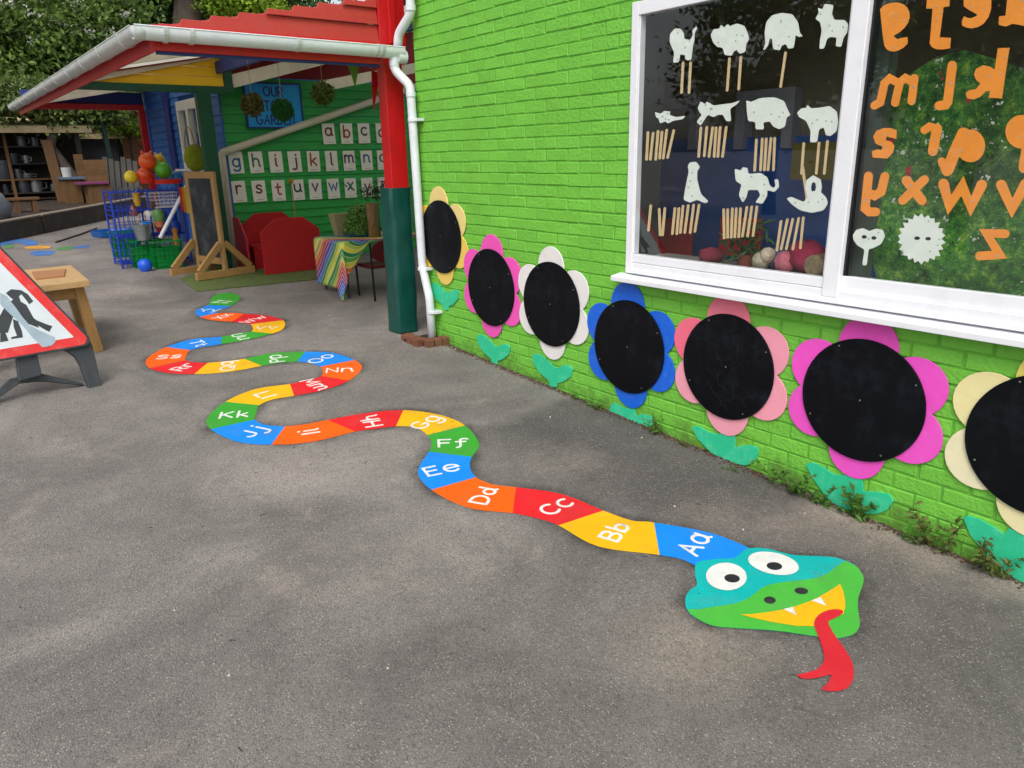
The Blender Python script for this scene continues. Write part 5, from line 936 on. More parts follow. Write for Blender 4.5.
# ================================================================== FOREGROUND LEFT: roadworks sign and little table
def PP(x, y, P0, n): r = ray(x, y); o = V((0, 0, H)); return o+r*((P0-o).dot(n)/r.dot(n))
SR = G(97, 388); ud = ray(1268, 140); ud.z = 0; ud.normalize(); lean = math.radians(14); back = V((-ud.y, ud.x, 0)); vd = (Z_*math.cos(lean)+back*math.sin(lean)).normalized(); nd_ = ud.cross(vd).normalized()
if nd_.y > 0: nd_ = -nd_
rs = thing('roadworks_sign', 'triangular red bordered roadworks sign of a digging man on grey plastic legs', 'road sign', SR-ud*.5)
PL = mat('grey black sign plastic', '3b3f45', .55, .12, 8, .15, 60, dirt='6f7074', dirt_amt=.35, dscale=6); SRED = mat('reflective red', 'e8383a', .4, .05, 5, dirt='e8b0ae', dirt_amt=.2, dscale=12); SWH = mat('reflective white', 'dfe6ee', .4, .05, 5); SGR = mat('peeled pale blue grey film', 'a9bccb', .5, .12, 9); SBK = mat('faded black film', '3d4147', .6, .15, 9)
pc = PP(90, 336, SR, nd_); to2 = lambda p: ((p-pc).dot(ud), (p-pc).dot(vd)); t2 = lambda P, s_=1: [to2(PP(x, y, SR, nd_)) for x, y in P]
q = lambda a, b: to2(PP(a/4.517, 230+b/4.517, SR, nd_)); z2 = lambda P: [q(*p) for p in P]
cr_ = q(412, 480); ap = q(0, 52); SD = (2*(cr_[0]-ap[0])+.02)*1.10; h_ = SD*.866*1.05; c0 = (cr_[0]-SD/2, q(300, 540)[1]+.012)
def tri(ins, rad, n=6):
    R_ = V((cr_[0], c0[1])); B = [R_, R_+V((-SD/2, h_)), R_+V((-SD, 0))]; C = (B[0]+B[1]+B[2])/3; out = []
    nrms = []
    for i in range(3):
        e = (B[(i+1) % 3]-B[i]).normalized(); m = V((e.y, -e.x)); nrms.append(m if m.dot(C-B[i]) < 0 else -m)
    def line_x(i, j, off):   # corner between edges i and j moved inwards by off
        m1, m2 = nrms[i], nrms[j]; d1, d2 = m1.dot(B[i])-off, m2.dot(B[j])-off; det = m1.x*m2.y-m1.y*m2.x
        return V(((d1*m2.y-d2*m1.y)/det, (m1.x*d2-m2.x*d1)/det))
    for i in range(3):
        j = (i-1) % 3; c = line_x(j, i, ins+rad); a0 = math.atan2(nrms[j].y, nrms[j].x); a1 = math.atan2(nrms[i].y, nrms[i].x)
        while a1 < a0: a1 += 2*math.pi
        for k in range(n+1): a = a0+(a1-a0)*k/n; out.append((c.x+rad*math.cos(a), c.y+rad*math.sin(a)))
    return out
mb = MB(); mb.prism(tri(-.012, .05), pc, ud, vd, -nd_, .03); build('backing', mb, PL, rs, bevel=.004)
mb = MB(); mb.prism(tri(.003, .045), pc, ud, vd, nd_, .002); fc = build('border', mb, SRED, rs)
mb = MB(); mb.prism(tri(.07, .006), pc, ud, vd, nd_, .003); wf = build('panel', mb, SWH, fc)
for P in ([(25, 285), (50, 268), (95, 272), (125, 290), (150, 322), (132, 336), (112, 310), (96, 290), (85, 300), (95, 330), (120, 350), (135, 385), (165, 408), (215, 428), (236, 434), (222, 460), (205, 452), (165, 428), (130, 402), (108, 370), (85, 332), (48, 306)], [(58, 402), (80, 412), (98, 455), (103, 485), (50, 493), (52, 484), (76, 478), (62, 440)], [(0, 448), (14, 430), (22, 460), (38, 500), (0, 508)], [(0, 425), (22, 372), (48, 398), (28, 402), (10, 420)]):
    mb = MB(); mb.prism(z2(P), pc, ud, vd, nd_, .0042); build('pictogram', mb, SBK, fc)
mb = MB(); mb.prism([(-.62, .14), (-.52, .12), (-.45, .25), (-.38, .16), (-.32, .12), (-.36, .30), (-.42, .36), (-.5, .3)], pc, ud, vd, nd_, .0041); build('pictogram', mb, SBK, fc)
mb = MB(); mb.prism(z2([(0, 283), (30, 300), (70, 350), (100, 392), (132, 430), (180, 455), (246, 484), (250, 505), (232, 522), (192, 530), (150, 490), (95, 425), (45, 380), (0, 335)]), pc, ud, vd, nd_, .0049); build('torn_film', mb, SGR, fc)
def pl_part(nm, P, off, th, par=rs):
    mb = MB(); o = pc-nd_*(off); mb.prism(P, o, ud, vd, -nd_, th); return build(nm, mb, PL, par, bevel=.006)
leg = z2([(285, 535), (330, 530), (372, 522), (412, 498), (424, 520), (440, 590), (466, 708), (440, 722), (405, 722), (402, 700), (388, 660), (368, 605), (345, 570), (320, 552)]); pl_part('leg', leg, .031, .06)
xm = c0[0]; pl_part('leg', [(2*xm-a, b) for a, b in reversed(leg)], .031, .06)
pl_part('foot_bar', z2([(-160, 745), (0, 722), (60, 668), (190, 642), (250, 656), (395, 690), (395, 700), (240, 683), (180, 683), (100, 692), (0, 762), (-160, 780)]), .10, .05)
pl_part('clamp_box', z2([(78, 575), (112, 545), (170, 545), (196, 655), (90, 682)]), .035, .05)
tw = thing('low_table', 'pale pine low table with thick splayed legs behind the roadworks sign', 'table', (.8, 7.6, zg(7.6))); zt = 1.0
FR, BR_ = PZ(89, 280, zt), PZ(71, 265, zt); FL = PZ(30, 287, zt); wv = (FL-FR).normalized()*.95; dv = BR_-FR
TT = mat('light pine tabletop', 'c6a271', .5, .1, 5, .1, 50, island=.05, dirt='8d6a44', dirt_amt=.25, stretch=(3, 3, 3)); TL = mat('amber pine leg', 'aa824f', .55, .15, 5, .12, 30, stretch=(4, 4, .6), dirt='5d3d1d', dirt_amt=.3)
mb = MB(); C4 = [FR, FR+wv, FR+wv+dv, BR_]; mb.hexa([p-Z_*.055 for p in C4]+C4); build('tabletop', mb, TT, tw, bevel=.005)
ins = [FR+wv*.09+dv*.1, FR+wv*.91+dv*.1, FR+wv*.91+dv*.9, FR+wv*.09+dv*.9]
for a, b in zip(ins, ins[1:]+ins[:1]): mb = MB(); mb.beam(a-Z_*.11, b-Z_*.11, .03, .10); build('apron', mb, TL, tw, bevel=.003)
for i, c in enumerate(ins):
    o = (c-(FR+wv*.5+dv*.5)); o.z = 0; o = o.normalized()*.13; b = c+o; b.z = zg(b.y)
    if i == 0: b = G(98, 351)
    mb = MB(); mb.beam(b, c-Z_*.056, .09, .075, up=wv.normalized()); build('leg', mb, TL, tw, bevel=.006)
mb = MB(); P = [PZ(x, y, zt+.001) for x, y in ((36, 280), (64, 277), (66, 270), (32, 273))]; mb.hexa(P+[p+Z_*.012 for p in P]); tag(build('brown_mat', mb, mat('tan board', 'a8754f', .7, .1), loc=P[0]), 'thin tan board lying on the pale pine low table', 'board')
# ================================================================== floor markings far up the playground
for P, c, lab in (([(0, 242), (14, 239), (32, 240), (38, 244), (28, 246), (18, 243), (0, 246)], 'b', 'faded blue curved floor marking nearest the timber bed'), ([(26, 249), (28, 246.5), (48, 246), (48.5, 248.5)], 'y', 'faded orange yellow bar painted on the ground'),
 ([(30, 254), (35, 251.5), (48, 251), (55, 252), (50, 255), (38, 256)], 'b', 'faded blue oval painted below the orange yellow bar'), ([(56, 250), (60, 247.5), (70, 246.3), (74, 247.5), (68, 250.5)], 'g', 'faded green oval painted right of the orange yellow bar'),
 ([(72, 248.5), (80, 246), (90, 245.5), (86, 248)], 'b', 'faded pale blue patch at the right end of the floor markings'), ([(4, 246), (12, 244.5), (14, 247), (6, 249)], 'g', 'faded green patch beside the sign in the floor markings')):
    mb = MB(); mb.sheet([lift(p, .004) for p in smooth([G(*p) for p in P], 4)]); o = build('painted_patch', mb, mat('faded '+c, {'b': '3f74b8', 'y': 'd89a34', 'g': '4f8a4a'}[c], .7, .25, 5, dirt='8a8378', dirt_amt=.6, dscale=8), loc=G(*P[0])); tag(o, lab, 'floor marking', 'faded floor markings near the timber bed')
a, b = G(56, 243), G(97, 229); mb = MB(); mb.tube([a+Z_*.015, (a+b)/2+V((.03, 0, .018)), b+Z_*.015], .014, 7); tag(build('cane', mb, mat('dark cane', '4a3c34', .8), loc=a), 'long thin brown cane lying on the ground by the blue tray', 'cane')
# ================================================================== TOY RACK
BW = mat('royal blue wire', '1f3fb0', .45, .1); x0, x1, y0, y1, zb_ = 2.02, 2.95, 11.55, 12.05, zg(11.6); RT = 1.60
rk = thing('toy_rack', 'royal blue wire rack crammed with toys beside the easel', 'rack', (2.5, 11.8, zb_))
for x in (x0, (x0+x1)/2, x1):
    for y in (y0, y1): mb = MB(); mb.tube([(x, y, zb_), (x, y, RT)], .013, 8); build('upright', mb, BW, rk, smooth=True)
for z in (zb_+.06, zb_+.42, zb_+.78, RT-.04):
    mb = MB()
    for k in range(8): y = y0+(y1-y0)*k/7; mb.beam((x0, y, z), (x1, y, z), .008, .008)
    for k in range(13): x = x0+(x1-x0)*k/12; mb.beam((x, y0, z+.009), (x, y1, z+.009), .008, .008)
    build('wire_shelf', mb, BW, rk)
mb = MB()
for z in [zb_+.12*k for k in range(1, 9)]: mb.beam((x0, y0-.008, z), (x0+.22, y0-.008, z), .008, .008); mb.beam((x0-.008, y0, z), (x0-.008, y1, z), .008, .008); mb.beam((x0, y1+.02, z), (x1, y1+.02, z), .008, .008)
for k in range(14): x = x0+(x1-x0)*k/13; mb.beam((x, y1+.03, zb_), (x, y1+.03, RT), .008, .008)
for k in range(5): x = x0+.22*k/4; mb.beam((x, y0-.016, zb_), (x, y0-.016, RT-.2), .008, .008)
build('wire_side', mb, BW, rk)
def crate(nm, lab, c, sx, sy, sz, m, grp=None, n=6):
    o = thing(nm, lab, 'basket', c, grp); c = V(c); mb = MB()
    for z in [sz*k/4 for k in range(5)]:
        w_ = .012 if z in (0, sz) else .007; f = .86+.14*z/sz; a, b = sx*f/2, sy*f/2
        for p, q_ in (((-a, -b), (a, -b)), ((a, -b), (a, b)), ((a, b), (-a, b)), ((-a, b), (-a, -b))): mb.beam(c+V((*p, z+.006)), c+V((*q_, z+.006)), w_, w_*1.6)
    for s_ in (-1, 1):
        for k in range(n+1): x = (-.5+k/n)*sx; mb.beam(c+V((x*.86, s_*sy*.43, .006)), c+V((x, s_*sy*.5, sz)), .007, .007)
        for k in range(4): y = (-.5+k/3)*sy; mb.beam(c+V((s_*sx*.43, y*.86, .006)), c+V((s_*sx*.5, y, sz)), .007, .007)
    build('mesh_side', mb, m, o); mb = MB()
    if m is GP:
        for s_ in (-1, 1): mb.obox(c+V((0, s_*sy*.42, sz*.42)), sx*.8, .004, sz*.7); mb.obox(c+V((s_*sx*.42, 0, sz*.42)), .004, sy*.8, sz*.7)
        build('side_panel', mb, m, o)
    mb = MB(); mb.obox(c+Z_*.006, sx*.85, sy*.85, .008); build('bottom', mb, m, o); return o
GP = mat('translucent green plastic', '17a04a', .3, .1, transl=.35)
for k, (px, py, lab) in enumerate(((128, 256, 'bright green plastic basket on the ground, left of three in front of the rack'), (147, 266, 'bright green plastic basket on the ground, middle of three in front of the rack'), (168, 267, 'bright green plastic basket on the ground, right of three in front of the rack'))):
    p = G(px, py); crate('plastic_basket', lab, (p.x, p.y, p.z+.004), .40, .30, .36, GP, 'green baskets in front of the rack')
crate('wire_basket', 'white wire basket on the rack under the red tray', (2.72, 11.8, zb_+.795), .36, .34, .2, mat('white wire', 'd6d4d8', .5))
def toy(nm, lab, cat, mb, m, loc, sm=True, grp=None): return tag(build(nm, mb, m, loc=loc, smooth=sm), lab, cat, grp)
def hopper(px, py, r, c, lab, ears=True, Y=11.7):
    p = PY(px, py, Y); o = thing('hopper_ball', lab, 'ball', p-Z_*r, 'bouncing balls on top of the rack'); m = mat('rubber '+c, c, .35, .06, 4, coat=.2); mb = MB(); mb.ball(p, r, 22); build('body', mb, m, o, smooth='all')
    if ears:
        for s_ in (-1, 1): mb = MB(); mb.tube([p+V((s_*r*.35, 0, r*.8)), p+V((s_*r*.45, 0, r*1.0)), p+V((s_*r*.52, 0, r*1.2))], [r*.22, r*.18, r*.1], 10); build('ear', mb, m, o, smooth='all')
hopper(148, 162, .125, 'ee5a1c', 'big orange hopper ball with ears, highest in the heap on the rack'); hopper(144.5, 175, .10, 'e8541c', 'orange ball below the big orange hopper ball', False, 11.62); hopper(131, 177, .088, 'e8c81c', 'plain yellow ball at the left end of the rack top', False, 11.62); hopper(163, 170.5, .115, '59b32a', 'lime green hopper ball with ears on the rack', True, 11.62); hopper(159, 160, .085, 'e8c028', 'yellow ball with ears behind the lime green hopper ball', True, 11.95)
hopper(176, 178, .10, '2a7fc0', 'blue ball at the right end of the rack top', False, 11.75)
RP = mat('red plastic tub', 'd8301c', .35)
for (px, py, w_, lab) in ((147, 181, .2, 'small red plastic tub on the rack top under the orange balls'), (168, 181.5, .42, 'wide red plastic tray on the rack top in front of the lime green ball')):
    p = PY(px, py, 11.5); mb = MB(); mb.lathe([(w_*.42, -.03), (w_*.5, .03), (w_*.47, .03), (w_*.4, -.02)], p, 22, sy=.6); toy('plastic_tub', lab, 'tub', mb, RP, p-Z_*.03, True, 'red tubs on the rack top')
zr = zb_+.43; rr = random.Random(21)
def lath(px, py, Y, prof, c, nm, lab, cat, metal=0):
    p = PY(px, py, Y) if Y > 11 else G(px, py); mb = MB(); mb.lathe(prof, p, 18); toy(nm, lab, cat, mb, mat('toy '+c+str(metal), c, .4, .12, 6, metal=metal), p)
lath(144, 240, 11.42, [(.09, 0), (.13, .22), (.12, .22), (.08, .02)], 'a7adb2', 'tin_bucket', 'dented tin bucket leaning in the rack above the green baskets', 'bucket', .8)
lath(148, 228, 11.5, [(.02, 0), (.06, .03), (.07, .09), (.05, .09), (.01, .03)], '2a7fd8', 'toy_scoop', 'bright blue toy scoop above the tin bucket', 'scoop')
lath(160, 224, 11.55, [(.05, 0), (.075, .05), (.085, .14), (.06, .2), (.0, .22)], '5f8f4a', 'toy_pot', 'small green lidded toy pot in the middle of the rack', 'pot')
lath(160, 229, 11.5, [(.04, 0), (.07, .03), (.07, .1), (.0, .11)], 'b8654a', 'toy_pot', 'small pinkish brown toy pot below the green lidded pot', 'pot')
lath(177, 245, 11.5, [(.03, 0), (.045, .1), (.03, .16), (.045, .22), (.0, .25)], 'd08a34', 'toy_skittle', 'orange toy skittle at the right of the rack', 'skittle')
lath(146, 271, 10.95, [(.0, .0), (.06, .0), (.095, .06), (.09, .12), (.05, .16), (0, .17)], '1f5fe0', 'toy_ball', 'blue plastic toy tub under the green baskets', 'toy')
lath(138, 206, 11.6, [(.03, 0), (.05, .06), (.04, .13), (.055, .17), (0, .2)], 'c89a2a', 'toy_cup', 'mustard toy cup at the left of the rack', 'cup')
lath(134, 216, 11.65, [(.05, 0), (.06, .05), (.03, .12), (0, .16)], '9a5a5a', 'toy_bell', 'dusty pink bell shaped toy at the left of the rack', 'toy')
lath(152, 210, 11.7, [(.06, 0), (.065, .1), (.05, .12), (0, .13)], '6a4a3a', 'toy_tub', 'brown toy tub on the middle rack shelf', 'tub')
lath(150, 218, 11.6, [(.045, 0), (.07, .06), (.06, .1), (0, .12)], 'd9d4cc', 'toy_jug', 'white toy jug beside the green lidded pot', 'jug')
lath(171, 222, 11.7, [(.08, 0), (.09, .1), (.08, .16), (0, .17)], '1f4fc8', 'toy_drum', 'blue toy drum behind the white tube', 'toy')
lath(175, 234, 11.65, [(.08, 0), (.1, .1), (.08, .18), (0, .2)], '2248b0', 'toy_drum', 'dark blue toy tub below the blue toy drum', 'tub')
p = PY(115, 239, 13); mb = MB(); mb.ball((p.x, 13, zg(13)+.04), .04, 12); toy('small_ball', 'small red ball on the ground beside the blue tray', 'ball', mb, RP, (p.x, 13, zg(13)), 'all')
a, b = PY(188, 183, 11.4), PY(160, 238, 11.36); mb = MB(); mb.tube([a, (a+b)/2, b], .028, 12); toy('white_tube', 'white plastic tube leaning diagonally across the front of the rack', 'tube', mb, PIPE, b)
p = PY(186, 198, 11.3); fl = thing('rainbow_flag', 'rainbow striped cloth hanging at the right end of the rack', 'flag', (p.x, 11.3, p.z-.17))
for k, c in enumerate(('c8322a', 'd87a2a', 'd8c02a', '3a8a3a', '2a5ab8')): mb = MB(); mb.hexa([(p.x-.08+.032*k, 11.3, p.z-.17-.02*k), (p.x-.0485+.032*k, 11.3, p.z-.17-.02*k), (p.x-.0485+.032*k, 11.308, p.z-.17-.02*k), (p.x-.08+.032*k, 11.308, p.z-.17-.02*k), (p.x-.08+.032*k, 11.3, p.z+.15), (p.x-.0485+.032*k, 11.3, p.z+.15), (p.x-.0485+.032*k, 11.308, p.z+.15), (p.x-.08+.032*k, 11.308, p.z+.15)]); build('stripe', mb, mat('cloth '+c, c, .8), fl)
# blue tray
p = G(108, 236); mb = MB(); mb.lathe([(.36, 0), (.40, .1), (.37, .1), (.34, .02)], (p.x+.12, p.y, p.z), 8, sy=1.1); toy('sand_tray', 'empty bright blue plastic sand tray on the ground left of the rack', 'tray', mb, mat('blue plastic tray', '1f66b8', .4, .1), p, False)

# small litter on the ground
rr = random.Random(77); fl_, tw_ = MB(), MB()
for k in range(26):
    x, y = rr.choice((rr.uniform(-2, 1.2), rr.uniform(2.9, 3.5))), rr.uniform(1.2, 8); s_ = rr.uniform(.0025, .0045); fl_.obox(V((x, y, zg(y)+s_*.4)), s_*2.2, s_*1.6, s_, rr.uniform(0, 3))
for k in range(90):
    x, y = rr.uniform(-2.2, 3.5), rr.uniform(1.0, 7); a = rr.uniform(0, 3.1); l_ = rr.uniform(.008, .03); d = V((math.cos(a), math.sin(a), 0))*l_/2; c = V((x, y, zg(y)+.002)); tw_.tube([c-d, c+V((rr.uniform(-.003, .003), 0, .003)), c+d], .0016, 5)
o = build('pale_grit', fl_, mat('pale grit', 'd8d2c8', .8, .2, island=.4)); struct(o, 'stuff'); o['label'] = 'pale grit scattered over the asphalt'; o['category'] = 'grit'
o = build('twigs', tw_, mat('dark twigs', '33291f', .9, .2)); struct(o, 'stuff'); o['label'] = 'tiny dark twigs scattered over the asphalt'; o['category'] = 'twigs'
# ================================================================== GARDEN behind the playground
SLEEP = mat('dark weathered sleeper', '3d352c', .85, .3, 5, .5, 30, dirt='6d6350', dirt_amt=.4, stretch=(2, 2, 5)); TOPW = mat('pale worn sleeper top', '85796a', .85, .2, 6, .3, 40)
a, b = G(0, 242), G(118, 217); d = (b-a).normalized(); P0, P1 = a-d*6, b+d*2.2
bo = thing('sleeper_bed', 'long dark timber sleeper edging of the raised garden bed', 'bed edging', a)
n_ = 5
for k in range(n_):
    p, q_ = P0+(P1-P0)*(k/n_), P0+(P1-P0)*((k+.985)/n_); p.z, q_.z = zg(p.y)+.15, zg(q_.y)+.15; mb = MB(); mb.beam(p, q_, .16, .31); build('sleeper', mb, SLEEP, bo, bevel=.012); mb = MB(); mb.beam(p+Z_*.172, q_+Z_*.172, .17, .03); build('capping', mb, TOPW, bo, bevel=.006)
mb = MB(); nrm_ = V((-d.y, d.x, 0)); 
if nrm_.y < 0: nrm_ = -nrm_
gridn = 40; vs = []; fs = []; rr = random.Random(2)
for i in range(gridn+1):
    for j in range(gridn+1):
        p = P0+(P1-P0)*(i/gridn)+nrm_*(.05+16*(j/gridn)**1.5); vs.append(V((p.x, p.y, max(zg(p.y), zg((P0+(P1-P0)*(i/gridn)).y))+.24+rr.uniform(-.02, .02))))
for i in range(gridn):
    for j in range(gridn): o = i*(gridn+1)+j; fs.append((o, o+gridn+1, o+gridn+2, o+1))
mb.add(vs, fs); so_ = build('soil', mb, mat('dark garden soil', '33271f', .95, .45, 9, .9, 50, dirt='6b5238', dirt_amt=.4, dscale=5)); struct(so_)
gz = lambda y: zg(y)+.25
DKW = mat('dark stained timber', '2a241d', .85, .25, 5, .3, 30, stretch=(1, 1, 5)); MIDW = mat('shade toned weathered timber', '664a2a', .8, .2, 5, .3, 30, island=.15, stretch=(5, 5, .8)); ROOFT = mat('sunlit tint tan roofing', 'd6c296', .8, .15, 6, .2, 40); GREYW = mat('silver grey picket', '57544f', .85, .2, 5, .2, 30, island=.2)  # sunlight painted into the roofing, garden shade into the brown timber
# long dark shed, sunlight painted into its roof colour
sh = thing('garden_shed', 'long dark open fronted shed with sunlit tan coloured roof edge behind the shelves', 'shed', (1, 21, gz(21)))
mb = MB(); mb.box((-5, 21.2, .9), (3.2, 21.3, 2.72)); build('back_wall', mb, DKW, sh)
mb = MB(); mb.hexa([(-5.2, 19.7, 2.60), (3.3, 19.7, 2.60), (3.3, 21.5, 2.88), (-5.2, 21.5, 2.88), (-5.2, 19.7, 2.75), (3.3, 19.7, 2.75), (3.3, 21.5, 3.0), (-5.2, 21.5, 3.0)]); build('roof', mb, ROOFT, sh, bevel=.01)
for x in (-2, 2.95): mb = MB(); mb.box((x, 19.8, .8), (x+.1, 19.9, 2.6)); build('post', mb, DKW, sh)
# shelves with pans
sf = thing('shelf_unit', 'dark timber shelving full of old pans and tins in the garden', 'shelves', (1.4, 20.3, gz(20.2))); zs0 = gz(20.2); X0, X1 = -.6, 2.52
sz = [zs0+.02]+[PY(30, y, 20.2).z for y in (193.5, 180, 164.5, 147.5)]
for z in sz: mb = MB(); mb.box((X0, 20.05, z), (X1, 20.5, z+.03)); build('shelf', mb, MIDW if z == sz[2] else DKW, sf)
for px in (-30, 9, 57): p = PY(px, 170, 20.05); mb = MB(); mb.box((p.x, 20.04, zs0), (p.x+.06, 20.12, sz[-1]+.35)); build('upright', mb, MIDW if px == 9 else DKW, sf)
mb = MB(); mb.box((X0, 20.52, zs0), (X1, 20.56, sz[-1]+.4)); build('back_panel', mb, DKW, sf)
TINS = ['6d7276', '5c6063', '4a4e53', '85878a', '3d4146']
spots = [(27, 4, 9, 'tall pale tin at the middle of the top shelf'), (40, 4, 8, 'tin jug at the right of the top shelf'), (15, 3, 9, 'grey pan on the second shelf, left'), (28, 3, 7, 'dull tin on the second shelf, right'), (4, 2, 17, 'large silver tin on the third shelf beside the left upright'), (17, 2, 9, 'pale jug on the third shelf'), (26, 2, 5, 'shallow pan on the third shelf'), (20, 1, 12, 'grey tin jug on the lowest pan shelf, left'), (33, 1, 11, 'grey tin jug on the lowest pan shelf, right'), (2, 1, 8, 'dark pan on the lowest pan shelf by the left upright'), (50, 1, 7, 'pale blue grey bowl at the right end of the shelves')]
for k, (px, lv, hpx, lab) in enumerate(spots):
    z = sz[lv]+.031; p = PY(px, 170, 20.22); h = hpx*.0235; r = h*rnd.uniform(.36, .5) if hpx > 6 else h*.9; mb = MB(); mb.lathe([(r*.9, 0), (r, h*.5), (r*.92, h), (r*.8, h), (r*.7, h*.5)], (p.x, 20.22, z), 14); o = thing('tin_pan', lab, 'pan', (p.x, 20.22, z), 'pans on the garden shelves'); build('body', mb, mat('tin '+TINS[k % 5], TINS[k % 5], .4, .15, 8, metal=.5), o, smooth=True)
    mb = MB(); mb.tube([(p.x+r*.95, 20.2, z+h*.8), (p.x+r*1.6, 20.15, z+h*.75), (p.x+r*1.55, 20.15, z+h*.3), (p.x+r*.95, 20.2, z+h*.25)], .012, 6); build('handle', mb, mat('tin '+TINS[k % 5], TINS[k % 5]), o)
# leaning plank, mud kitchens, pickets, bench
a, b = PY(63, 201, 19.4), PY(46, 140, 19.6); a.z = gz(19.4); mb = MB(); mb.beam(a, b, .20, .05, up=V((0, -1, .2))); tag(build('leaning_plank', mb, MIDW, loc=a, bevel=.006), 'tall brown timber plank leaning beside the garden shelves', 'plank')
def kitchen(lab, top_px, topc, front, backb, Y, extra=None):
    z0 = gz(Y); x0, x1 = PY(top_px[0], top_px[2], Y).x, PY(top_px[1], top_px[2], Y).x; zt = PY((top_px[0]+top_px[1])/2, top_px[2], Y).z; o = thing('mud_kitchen', lab, 'play kitchen', ((x0+x1)/2, Y, z0), 'wooden mud kitchens in the garden')
    mb = MB(); mb.box((x0-.03, Y-.05, zt-.05), (x1+.03, Y+.5, zt)); build('worktop', mb, topc, o, bevel=.006)
    f0, f1 = PY(front[0], 190, Y).x, PY(front[1], 190, Y).x; mb = MB(); n = 6
    for k in range(n): mb.box((f0+(f1-f0)*k/n, Y, z0), (f0+(f1-f0)*(k+.97)/n, Y+.03, zt-.052))
    build('front_boards', mb, MIDW, o)
    b0, b1 = PY(backb[0], 165, Y+.5).x, PY(backb[1], 165, Y+.5).x; zb2 = PY((backb[0]+backb[1])/2, backb[2], Y+.5).z; mb = MB()
    for k in range(7): z = zt-.3+(zb2-zt+.3)*k/7; mb.box((b0, Y+.5, z), (b1, Y+.53, z+(zb2-zt+.3)*.97/7))
    build('back_boards', mb, MIDW, o); mb = MB(); mb.box((f1-.04, Y+.031, z0), (f1, Y+.5, zt-.052)); build('side_board', mb, MIDW, o); mb = MB(); mb.box((f0, Y+.031, z0), (f0+.04, Y+.499, zt-.052)); build('side_board', mb, MIDW, o); return x0, x1, zt
x0k, x1k, ztk = kitchen('brown mud kitchen with slate blue worktop and a silver tin on it', (62, 84, 177), mat('slate blue worktop', '56657a', .5), (65, 82), (75, 84, 154), 18.95)
kitchen('wider brown mud kitchen with plum purple worktop by the grey pickets', (79, 107, 182), mat('plum worktop', '7a3460', .5), (88, 112), (84, 106, 159.5), 18.4)
mb = MB(); mb.lathe([(.09, 0), (.10, .2), (.09, .2)], (x0k+.12, 19.1, ztk+.001), 14); tag(build('tin_can', mb, mat('tin b0b2b0', 'b0b2b0'), loc=(x0k+.12, 19.1, ztk), smooth=True), 'pale tin can standing on the slate blue worktop', 'tin')
pk = thing('picket_fence', 'leaning silver grey picket fence right of the purple topped mud kitchen', 'fence', PY(116, 205, 19.2))
for k, px in enumerate((106, 112, 118, 124, 130, 136)): a = PY(px+3, 205, 19.3); b = PY(px-1.5, 157+2*(k % 3), 19.5); a.z = gz(19.3); mb = MB(); mb.beam(a, b, .095, .025, up=V((0, -1, 0))); build('picket', mb, GREYW, pk)
mb = MB(); a = PY(104, 190, 19.36); b = PY(142, 188, 19.36); mb.beam(a, b, .03, .07); build('rail', mb, GREYW, pk)
a, b = PY(8, 201, 17.6), PY(40, 201, 17.6); gb_ = thing('garden_bench', 'low plank bench on stub legs in front of the garden shelves', 'bench', ((a.x+b.x)/2, 17.7, gz(17.7))); mb = MB(); mb.box((a.x, 17.55, a.z), (b.x, 17.85, a.z+.05)); build('seat', mb, MIDW, gb_, bevel=.006)
for x in (a.x+.08, b.x-.14): mb = MB(); mb.box((x, 17.57, gz(17.7)-.02), (x+.09, 17.83, a.z-.001)); build('leg', mb, MIDW, gb_)
p = PY(2, 205, 16.6); mb = MB(); fuzzy(mb, (p.x-.2, 16.7, gz(16.7)+.15), .34, 14, .16, 1.1); tag(build('grey_tarp', mb, mat('grey tarpaulin', '6b6e76', .7, .25, 5, .5, 14), loc=(p.x-.2, 16.7, gz(16.7)), smooth='all'), 'crumpled grey tarpaulin heap at the left edge of the photo', 'tarpaulin')
p = PY(113, 165, 19.9); mb = MB(); mb.tube([(p.x, 19.9, gz(19.9)), (p.x-.1, 19.9, 3.4)], .06, 10); tag(build('garden_pole', mb, mat('dark teal pole', '1d3b35', .6), loc=(p.x, 19.9, gz(19.9)), smooth=True), 'dark green pole standing behind the picket fence', 'pole')
bs = thing('brown_shed', 'brown horizontal board shed seen through the red frame', 'shed', PY(150, 200, 23.5)); x0 = PY(123, 150, 23.5).x; mb = MB(); z = 1.0
while z < 2.75: mb.hexa([(x0, 23.5, z), (x0+6, 23.5, z), (x0+6, 23.54, z), (x0, 23.54, z), (x0, 23.52, z+.165), (x0+6, 23.52, z+.165), (x0+6, 23.54, z+.165), (x0, 23.54, z+.165)]); z += .17
build('wall', mb, mat('brown shed boards', '8a5a3c', .8, .15, 4, .2, 30, island=.12, stretch=(1, 1, 5)), bs); mb = MB(); mb.hexa([(x0-.3, 23.2, 2.72), (x0+6, 23.2, 2.72), (x0+6, 26, 3.3), (x0-.3, 26, 3.3), (x0-.3, 23.2, 2.82), (x0+6, 23.2, 2.82), (x0+6, 26, 3.4), (x0-.3, 26, 3.4)]); build('roof', mb, ROOFT, bs)
mb = MB(); mb.box((x0, 23.55, 1.0), (x0+.05, 26, 2.73)); build('side_wall', mb, DKW, bs)
ds = thing('dark_shed', 'low dark slate grey shed behind the mud kitchens', 'shed', PY(98, 190, 21.9)); xa, xb = PY(66, 150, 21.9).x, PY(118, 150, 21.9).x
